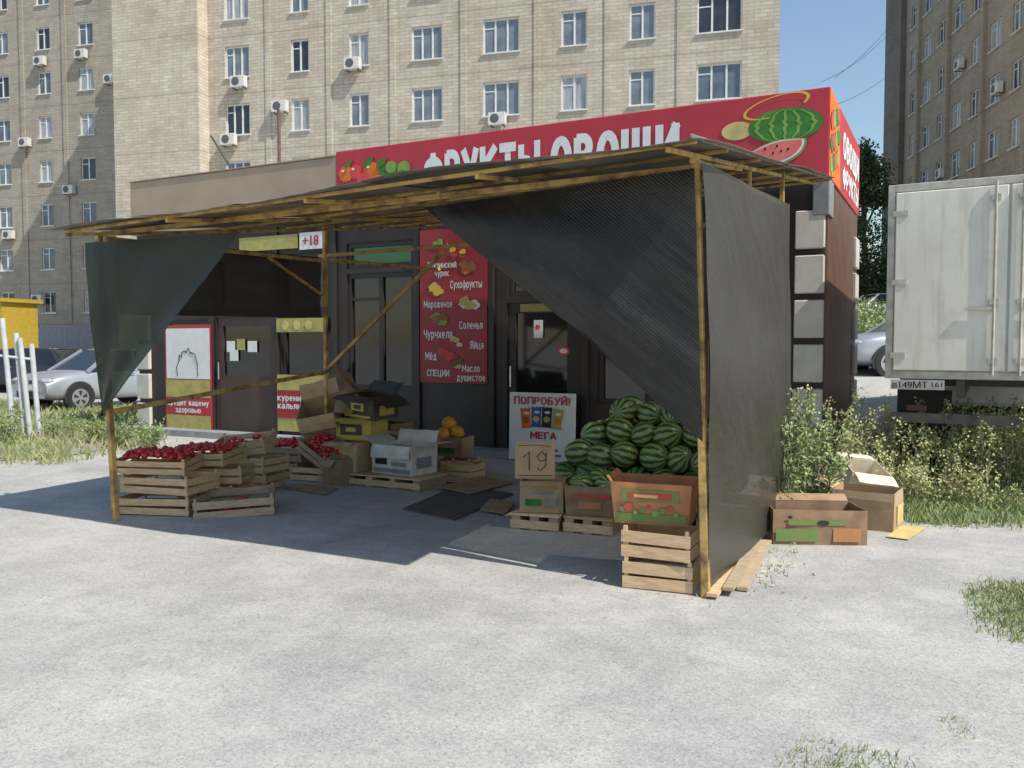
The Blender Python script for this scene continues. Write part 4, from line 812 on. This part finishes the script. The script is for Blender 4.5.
rl=thing('metal_railing','cluster of white metal pipe posts standing in the grass at left','railing',PD(23,14.4),YAW)
for i,(x,h,ln) in enumerate([(-.18,2.05,.15),(-.03,1.80,.11),(.10,1.72,.14),(.22,1.62,.10)]):
    MB().tube([(x,.06*(i%2),-.05),(x-ln,.06*(i%2),h)],.042,10).build('post',M['pole'],rl)
MB().tube([(-.40,.0,1.42),(.12,.03,1.36)],.022,8).build('rail',M['pole'],rl)
# ---------------------------------------------------------------- vegetation
def rv(s=1.): return Vector((random.gauss(0,1),random.gauss(0,1),random.gauss(0,1))).normalized()*s
def leaf(mb,p,d,l,w):
    d=d.normalized(); s=d.cross(rv()); 
    if s.length<1e-3: return
    s.normalize(); n=len(mb.v); mb.v+= [p,p+d*l*.45+s*w,p+d*l,p+d*l*.45-s*w]; mb.f.append([n,n+1,n+2,n+3]); mb.mi.append(0); mb.sm.append(False)
def weed(p,h,r,ns,label,m='leaf',ls=.05,lw=.4,den=26,group=None,tips=False,name='weed_bush'):
    t=thing(name,label,'weeds',(p.x,p.y,gh(p.x,p.y)),0,group); st=MB(); lf=MB(); tp=MB()
    for i in range(ns):
        a=random.uniform(0,2*PI); k=random.uniform(.1,1)**.7; hh=h*random.uniform(.45,1.0); e=Vector((math.cos(a)*r*k,math.sin(a)*r*k,hh)); b0=Vector((math.cos(a)*r*k*.35,math.sin(a)*r*k*.35,0))
        pts=[b0.lerp(e,q)+Vector((0,0,.1*h*math.sin(PI*q)))+rv(.015) for q in(0,.25,.5,.75,1)]
        st.tube(pts,[.006,.005,.004,.003,.002],4,cap=False)
        for q in range(den):
            tt=random.uniform(.08,1.0); i0=min(3,int(tt*4)); f=tt*4-i0; pp=pts[i0].lerp(pts[i0+1],f)
            d=rv()+Vector((math.cos(a)*.5,math.sin(a)*.5,.3)); br=rv(random.uniform(0,.11)*(1.2-tt*.7)); leaf(lf,pp+br,d,ls*random.uniform(.6,1.4),ls*lw*.5)
        if tips:
            for q in range(16): leaf(tp,pts[4]+Vector((random.gauss(0,.025),random.gauss(0,.025),random.uniform(-.18,.04))),rv(),.028,.012)
    st.build('stems',M['stem'],t); lf.build('foliage',M[m],t)
    if tips: tag(tp.build('seed_heads',M['leaf_y'],t),kind='stuff')
    return t
weed(PD(806,7.75),1.22,.50,52,'tall leafy pale green weed against the outside of the side sheet','leaf',ls=.062,den=48,tips=True)
weed(PD(782,7.35),.75,.22,14,'low green weed behind the worn carton',ls=.055,den=30)
weed(PD(842,9.0),1.0,.5,26,'weed bush between the tall weed and the truck','leaf_y',den=32,tips=True)
for i,(px,d,h,lab) in enumerate([(868,9.6,.95,'below the left edge of the truck'),(900,9.3,1.0,'under the truck number plate'),(932,9.1,.9,'in front of the truck bumper'),(962,9.2,.95,'left of the truck middle'),(988,9.0,.9,'under the truck doors centre'),(1015,9.0,1.0,'at the right picture edge below truck'),(1048,8.8,.95,'beyond the right edge of the truck'),(884,8.6,.5,'low one behind the yellowish carton'),(945,9.85,.9,'behind the others, left part of the truck'),(1000,9.8,.9,'behind the others, right part of the truck'),(930,8.5,.45,'low one at the edge of the grass, left'),(985,8.4,.4,'low one at the edge of the grass, right')]):
    weed(PD(px,d),h,.52,20,'yellow-green weed bush '+lab,'leaf' if i in(2,8) else 'leaf_y',ls=.048,den=32,tips=True,group='weed bushes in front of the truck')
def inpoly(x,y,P_):
    c=False; j=len(P_)-1
    for i in range(len(P_)):
        if (P_[i][1]>y)!=(P_[j][1]>y) and x<(P_[j][0]-P_[i][0])*(y-P_[i][1])/(P_[j][1]-P_[i][1])+P_[i][0]: c=not c
        j=i
    return c
def grass(P_,n,hmin,hmax,label,m='grass',w=.006,clump=.0,spread=.12):
    xs=[p[0] for p in P_]; ys=[p[1] for p in P_]; mb=MB(); k=0
    cl=[(random.uniform(min(xs),max(xs)),random.uniform(min(ys),max(ys))) for _ in range(200)] if clump else None
    while k<n:
        if cl and random.random()<clump: c0=random.choice(cl); x=random.gauss(c0[0],spread); y=random.gauss(c0[1],spread)
        else: x=random.uniform(min(xs),max(xs)); y=random.uniform(min(ys),max(ys))
        k+=1
        if not inpoly(x+random.gauss(0,.1),y+random.gauss(0,.1),P_): continue
        if KX0-.1<x<KX1+.1 and KY-.4<y<KB: continue
        z=gh(x,y); h=random.uniform(hmin,hmax); a=random.uniform(0,6.28); ww=w*(1+h*2); ln=h*random.uniform(.1,.9); b=random.uniform(0,6.28)
        c,s=math.cos(a)*ww,math.sin(a)*ww; i0=len(mb.v)
        mb.v+=[Vector((x-c,y-s,z)),Vector((x+c,y+s,z)),Vector((x+ln*.4*math.cos(b)+c*.7,y+ln*.4*math.sin(b)+s*.7,z+h*.6)),Vector((x+ln*math.cos(b),y+ln*math.sin(b),z+h))]
        mb.f.append([i0,i0+1,i0+2,i0+3]); mb.mi.append(0); mb.sm.append(False)
    tag(mb.build('grass',M[m]),label,'grass',kind='stuff')
def px2(L): return [tuple(G(a,b)[:2]) for a,b in L]
RG=[tuple(PD(a,d)[:2]) for a,d in((870,8.6),(905,7.6),(960,7.4),(1040,7.5),(1120,8),(1120,12),(1000,11),(860,11),(850,10))]
def soilpatch(P_,z,lab):
    xs=[p[0] for p in P_]; ys=[p[1] for p in P_]; mb=MB(); s=.15; x=min(xs)
    while x<max(xs):
        y=min(ys)
        while y<max(ys):
            if inpoly(x+s/2+.08*math.sin(y*7),y+s/2+.08*math.sin(x*9),P_): mb.quad((x,y,gh(x,y)+z),(x+s,y,gh(x+s,y)+z),(x+s,y+s,gh(x+s,y+s)+z),(x,y+s,gh(x,y+s)+z))
            y+=s
        x+=s
    tag(mb.build('soil',M['soil']),lab,'soil',kind='structure')
RGS=[tuple(PD(a,d)[:2]) for a,d in((860,8.8),(910,7.9),(960,7.65),(1040,7.8),(1120,8.3),(1120,14),(1000,13),(860,12.5),(850,10))]
soilpatch(RGS,.012,'bare soil under the right verge')
grass(RG,42000,.02,.12,'low green grass verge in front of the truck',m='grass_g',clump=.6,spread=.22,w=.0045)
LG=px2([(-40,470),(60,464),(120,455),(160,447),(162,425),(150,408),(0,402),(-60,405)])
soilpatch(px2([(-40,463),(50,458),(110,450),(156,443),(158,425),(150,410),(0,405),(-60,408)]),.012,'soil under the left grass')
grass(LG,24000,.03,.20,'tall grass strip at the left beside the railing',w=.008,clump=.55,spread=.3)
grass(px2([(965,590),(1000,584),(1060,588),(1070,640),(1024,645),(985,620)]),5200,.012,.055,'small grass patch at the right edge of the yard',m='grass_g',w=.003,clump=.4,spread=.05)
grass(px2([(770,768),(800,752),(850,745),(905,757),(915,775),(800,790)]),1200,.012,.04,'sparse grass tuft at the bottom edge',m='grass_g',w=.002)
grass(px2([(940,725),(955,718),(975,728),(968,738),(945,736)]),260,.01,.03,'tiny weed tuft on the gravel',m='grass_g',w=.002)
grass(px2([(745,600),(775,545),(800,548),(790,575),(770,590)]),220,.01,.035,'straggly green litter beside the planks',w=.005)
grass(px2([(690,545),(720,600),(700,606),(640,600),(660,597)]),160,.01,.035,'bits of green around the right post foot',w=.004)
mb=MB()
for i in range(40):
    p=G(random.gauss(775,20),random.gauss(572,14)); leaf(mb,p+UP*random.uniform(.004,.02),Vector((random.gauss(0,1),random.gauss(0,1),.25)),random.uniform(.015,.045),.009)
tag(mb.build('fallen_leaves',M['leaf_y']),'scattered fallen dry leaves beside the planks','leaves',kind='stuff')
for i,(px,d,h,lab) in enumerate([(120,13.2,.6,'beside the kiosk left corner'),(148,12.8,.5,'nearest the poster'),(98,13.8,.5,'behind the left stall post'),(60,14.5,.4,'right of the pipe posts'),(4,13.5,.65,'left of the pipe posts')]):
    weed(PD(px,d),h,.35,20,'low green weed clump '+lab,'leaf',ls=.06,den=30,group='weed clumps at left')
def tree(p,h,r,label,n=5200,m='leaf_d',z=0,th=.3,ls=.22):
    t=thing('tree',label,'tree',(p.x,p.y,z),0); tk=MB(); tk.tube([(0,0,-.3),(.1,0,h*.3),(-.1,.1,h*.6),(0,0,h*.85)],[.28,.2,.12,.04],8)
    cl=[]
    for i in range(34):
        q=random.uniform(th,.95); a=random.uniform(0,6.28); rr_=r*math.sin(min(1,(1.05-q)*1.7)*PI/2)*random.uniform(.2,.9); c=Vector((math.cos(a)*rr_,math.sin(a)*rr_,h*q)); cl.append((c,random.uniform(.6,1.0)*r*.48))
        if i%3==0: tk.tube([(0,0,h*q*.75),c*.5+Vector((0,0,h*q*.4)),c],[.09,.05,.02],5)
    lf=MB()
    for i in range(n):
        c,cr=random.choice(cl); d=rv(cr*random.uniform(.35,1.02)); leaf(lf,c+d,rv()+d*.5,ls*random.uniform(.6,1.3),ls*.28)
    tk.build('trunk',M['bark'],t); lf.build('crown',M[m],t); return t
tree(PD(862,48),10.6,2.1,'dark narrow tree between kiosk and right-hand block',12000,z=2.4,th=.12)
tree(PD(836,55),9.0,2.5,'lower dark tree just behind the kiosk corner',5000,z=2.,th=.2)
tree(PD(886,50),6.5,2.0,'dark tree at the foot of the right-hand block',5000,z=2.5,th=.1)
for i,(px,d,h,r) in enumerate([(858,26,1.1,1.4),(880,29,1.2,1.5),(866,35,1.3,1.6)]):
    p=PD(px,d); t=thing('shrub','roadside shrub on the rise, %s'%['nearest, behind the silver car','right of the nearest shrub','farthest, below the dark tree'][i],'shrub',(p.x,p.y,gh(p.x,p.y)),0,'roadside shrubs'); lf=MB()
    for k in range(1800):
        d_=rv(random.uniform(.5,1.)); leaf(lf,Vector((d_.x*r,d_.y*r,abs(d_.z)*h)),rv(),.12,.035)
    lf.build('foliage',M['leaf'],t); MB().tube([(0,0,-.1),(0,0,h*.7)],.04,6).build('trunk',M['bark'],t)
def wire(a,b,sag,label):
    a=Vector(a);b=Vector(b); pts=[a.lerp(b,i/14)-UP*sag*math.sin(PI*i/14) for i in range(15)]; o=MB().tube(pts,.013,5,cap=False).build('overhead_wire',M['soffit']); tag(o,label,'cable','overhead wires')
wire(hit(779,98,BO,bn),PD(884,62,24),.6,'upper thin overhead wire crossing the sky gap'); wire(hit(779,118,BO,bn),PD(884,62,21),.5,'lower thin overhead wire crossing the sky gap'); wire(PD(830,45,15.5),PD(884,62,24.5),.2,'steep thin overhead wire near the right block')
mb=MB()
for i in range(3800):
    d=2.2+5.5*random.random()**1.3; px=random.uniform(-60,1090); p=PD(px,d); r=random.uniform(.0015,.0048)*(1+1.2*(random.random()<.04)); 
    if p.x<-1.5 and p.y>5.5: continue
    o=len(mb.v); jx=lambda:random.uniform(.6,1.2)
    mb.v+=[p+Vector((r*jx(),0,.001)),p+Vector((0,r*jx(),.001)),p+Vector((-r*jx(),0,.001)),p+Vector((0,-r*jx(),.001)),p+Vector((0,0,r*.7*jx()))]
    for f in((0,1,4),(1,2,4),(2,3,4),(3,0,4)): mb.f.append([o+k for k in f]); mb.mi.append(0); mb.sm.append(False)
tag(mb.build('gravel',M['pebble']),'loose grey gravel scattered over the yard','gravel',kind='stuff')
# ---------------------------------------------------------------- light, world, camera
SV=(-2.2,.42,-2.7); v=Vector(SV); el=math.atan2(-SV[2],math.hypot(SV[0],SV[1])); az=math.atan2(-SV[0],-SV[1])
L=bpy.data.lights.new('sun','SUN'); L.energy=5.0; L.angle=R(.53); L.color=(1,.955,.875); so=bpy.data.objects.new('sun',L); COL.objects.link(so); so.rotation_euler=v.to_track_quat('-Z','Y').to_euler()
w=bpy.data.worlds.new('World'); sc.world=w; w.use_nodes=True; nt=w.node_tree; bg=nt.nodes['Background']; sk=nt.nodes.new('ShaderNodeTexSky'); sk.sky_type='NISHITA'; sk.sun_disc=False; sk.sun_elevation=el; sk.sun_rotation=az; sk.altitude=0; sk.air_density=1.35; sk.dust_density=.6; sk.ozone_density=2.2
nt.links.new(sk.outputs[0],bg.inputs[0]); bg.inputs[1].default_value=.15
cd=bpy.data.cameras.new('camera'); co=bpy.data.objects.new('camera',cd); COL.objects.link(co); cd.sensor_width=36; cd.lens=36*F/1024; cd.clip_end=2000; cd.clip_start=.05
co.location=CAM; co.rotation_euler=(PI/2-TH,0,YAW); sc.camera=co
sc.view_settings.view_transform='Standard'; sc.view_settings.look='None'; sc.view_settings.exposure=0
